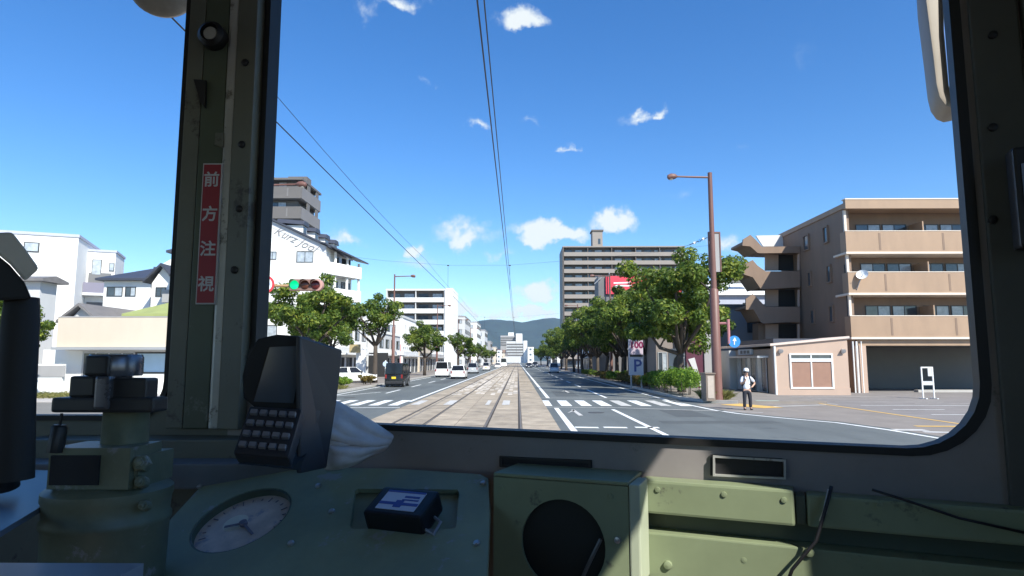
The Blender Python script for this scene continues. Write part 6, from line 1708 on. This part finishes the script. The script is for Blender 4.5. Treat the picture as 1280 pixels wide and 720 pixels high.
# left desk wing, void and trim
q = MB(); q.prism([P(-60, 584, .86), P(62, 588, .86), P(60, 628, .72), P(0, 664, .62), P(-60, 700, .55)], (0, 0, -.006)); q.build('desk_wing', mat('wing_blue_grey', (.15, .18, .22), .35, var=.15, scale=8), cab)
p = P(6, 606, .74); q = MB(); q.lathe([(.014, -.004), (.014, .008), (.008, .014), (.001, .015)], p, (0, -.3, 1), 14); q.build('desk_knob', BLACK, cab, smooth=True)
q = MB(); a, c = P(-40, 706, .50), P(175, 706, .50); q.box((a.x, .44, a.z - .02), (c.x, .505, a.z)); q.build('front_rail', mat('rail_blue_grey', (.26, .29, .33), .4, var=.1), cab)
q = MB(); a, c = P(30, 548, 1.0), P(470, 575, 1.0); q.box((a.x, .985, c.z), (c.x - .02, 1.045, a.z)); q.build('sill_bar', CAB, cab, bevel=.003)
q = MB(); a, c = P(30, 578, .97), P(400, 588, .97); q.box((a.x, .93, c.z - .02), (c.x, .984, P(30, 574, .97).z)); q.build('sill_shelf', mat('shelf_grey', (.16, .165, .18), .4, var=.12, scale=8), cab, bevel=.003)
# dark post with a tilted grey box
mp = empty('tilted_unit', P(22, 580, .62), 'grey box tilted on a thick dark post at the left edge of the cab', 'equipment')
q = MB(); q.tube([P(17, 600, .62), P(20, 500, .62), P(26, 400, .62), P(28, 372, .62)], [.0165, .016, .0155, .014], 14); q.build('post', RDK, mp, smooth=True)
q = MB(); q.prism([P(-90, 330, .60), P(-30, 292, .60), P(15, 290, .60), P(32, 312, .60), P(49, 336, .60), P(31, 352, .60), P(12, 330, .60), P(-10, 312, .60), P(-60, 352, .60)], (-.027, .035, .006)); q.build('box', mat('unit_grey', (.58, .54, .47), .55, var=.1), mp, bevel=.003)
q = MB(); q.prism([P(-60, 353, .598), P(-10, 313, .598), P(12, 331, .598), P(31, 353, .598), P(40, 374, .598), P(2, 376, .598), P(-60, 376, .598)], (-.024, .03, .004)); q.build('bracket', RDK, mp, bevel=.003)
# cables
def cable(name, pts, r, m, label):
    q = MB(); q.tube(pts, r, 7); o = q.build(name, m, smooth='all'); tag(o, label, 'cable'); return o
cable('cable', [MP(1039, 608, .03), MP(1036, 622, .036), MP(1028, 650, .04), MP(1020, 676, .042), MP(1005, 694, .045), MP(990, 712, .045), MP(980, 740, .045)], .0019, BLACK, 'black cable curling down the green ledge')
cable('cable', [MP(1037, 612, .031), MP(1031, 640, .034), MP(1026, 652, .036)], .0022, mat('clear_sleeve', (.5, .5, .48), .3), 'short pale sleeve at the top of the black cable')
cable('cable', [MP(1090, 612, .03), MP(1140, 628, .034), MP(1200, 648, .034), MP(1290, 668, .03)], .0014, BLACK, 'thin black cable running to the right along the dark ledge')
# body shell: floor, roof, side and rear walls; unseen openings shaped to throw the sun patch
XW = (from_st(SEND, 0, 0)).x
yr0 = from_st(SEND, 0, 0).y
def from_x(s, z, o=0.0): return Vector((XW + .0 + o, s, z))     # right wall plane, s is world y
XLW = PF.x - 1.28
sun_patch_opening = [(a_, H + b_) for a_, b_ in ((-.55, -.05), (.362, -.05), (.352, .2), (.345, .27), (.33, .34), (.308, .42), (.288, .49), (.262, .53), (.22, .552), (.1, .549), (-.55, .535))]
plate('side_wall', [(-3.2, .85), (yr0 + .03, .85), (yr0 + .03, ZTOP), (-3.2, ZTOP)], [sun_patch_opening, rrect(-2.9, -.8, H - .1, H + .55, .06)], from_x, .001, .031, CAB, cab)  # rear opening added to light the cab from behind
def from_xl(s, z, o=0.0): return Vector((XLW + o, s, z))
plate('side_wall', [(-3.2, .85), (PF.y + .03, .85), (PF.y + .03, ZTOP), (-3.2, ZTOP)], [rrect(-.45, .75, H - .12, H + .55, .05), rrect(-2.9, -.7, H - .12, H + .55, .05)], from_xl, -.03, .0, CAB, cab)
roofp = [(XLW - .03, -3.2), (XW + .031, -3.2), (XW + .031, yr0 + .035), (PF.x, PF.y + .04), (XLW - .03, PF.y + .04)]
q = MB(); q.prism([(x, y, ZTOP + .001) for x, y in roofp], (0, 0, .05)); q.build('roof', CEIL, cab)
q = MB(); q.prism([(x, y, .80) for x, y in roofp], (0, 0, .049)); q.build('floor', mat('cab_floor', (.20, .16, .12), .8, var=.15), cab)
q = MB(); q.box((XLW, -3.25, .85), (XW, -3.2, ZTOP)); q.build('rear_wall', CAB, cab)

# mirrors outside the glass
mm = empty('round_mirror', P(203, 0, 1.22), 'round beige-backed mirror outside the left window at the top edge', 'mirror')
c = P(204, -22, 1.22); rr_ = 46 * 1.22 / F
q = MB(); q.lathe([(.001, .018), (rr_ * .6, .016), (rr_ * .93, .006), (rr_, -.002), (rr_ * .97, -.012), (rr_ * .9, -.014)], c, (.15, -1, -.1), 36); q.build('housing', mat('mirror_beige', (.42, .36, .30), .5, var=.2, scale=25), mm, smooth=True)
q = MB(); q.tube([c + Vector((.0, .02, .0)), c + Vector((.05, .03, .12)), c + Vector((.08, .03, .35))], .008, 8); q.build('arm', BLACK, mm, smooth=True)
sm_ = empty('side_mirror', MP(1178, 60, -.10), 'pale rounded mirror housing outside the main window at the upper right', 'mirror')
ym_ = MP(1178, 60, -.12).y
q = MB()
pts = [P(u, v, ym_) for u, v in ((1150, -120), (1157, 0), (1166, 70), (1170, 105), (1174, 121), (1182, 132), (1192, 136), (1204, 134), (1212, 122), (1214, 60), (1212, -120))]
q.prism(pts, (.02, .05, 0)); q.build('housing', mat('mirror_pale', (.36, .31, .26), .5, var=.1, scale=15), sm_, bevel=.006, smooth=True)
q = MB(); pts2 = [P(u, v, ym_ - .002) for u, v in ((1175, -120), (1178, 40), (1184, 108), (1190, 128), (1206, 126), (1208, -120))]
q.prism(pts2, (0, -.003, 0)); q.build('mirror_glass', mat('mirror_face', (.55, .62, .70), .1, metal=.9), sm_)

# ------------------------------------------------------------------ air
hz_ = bpy.data.materials.new('haze_air'); hz_.use_nodes = True
n_ = hz_.node_tree.nodes; n_.remove(n_['Principled BSDF'])
pv = n_.new('ShaderNodeVolumePrincipled'); pv.inputs['Color'].default_value = (.55, .78, 1.0, 1); pv.inputs['Density'].default_value = .000052
pv.inputs['Anisotropy'].default_value = 0.1
hz_.node_tree.links.new(pv.outputs[0], n_['Material Output'].inputs['Volume'])
q = MB(); q.box((-6300, -400, -1.2), (6300, 6700, 480)); q.build('haze', hz_, kind='stuff')
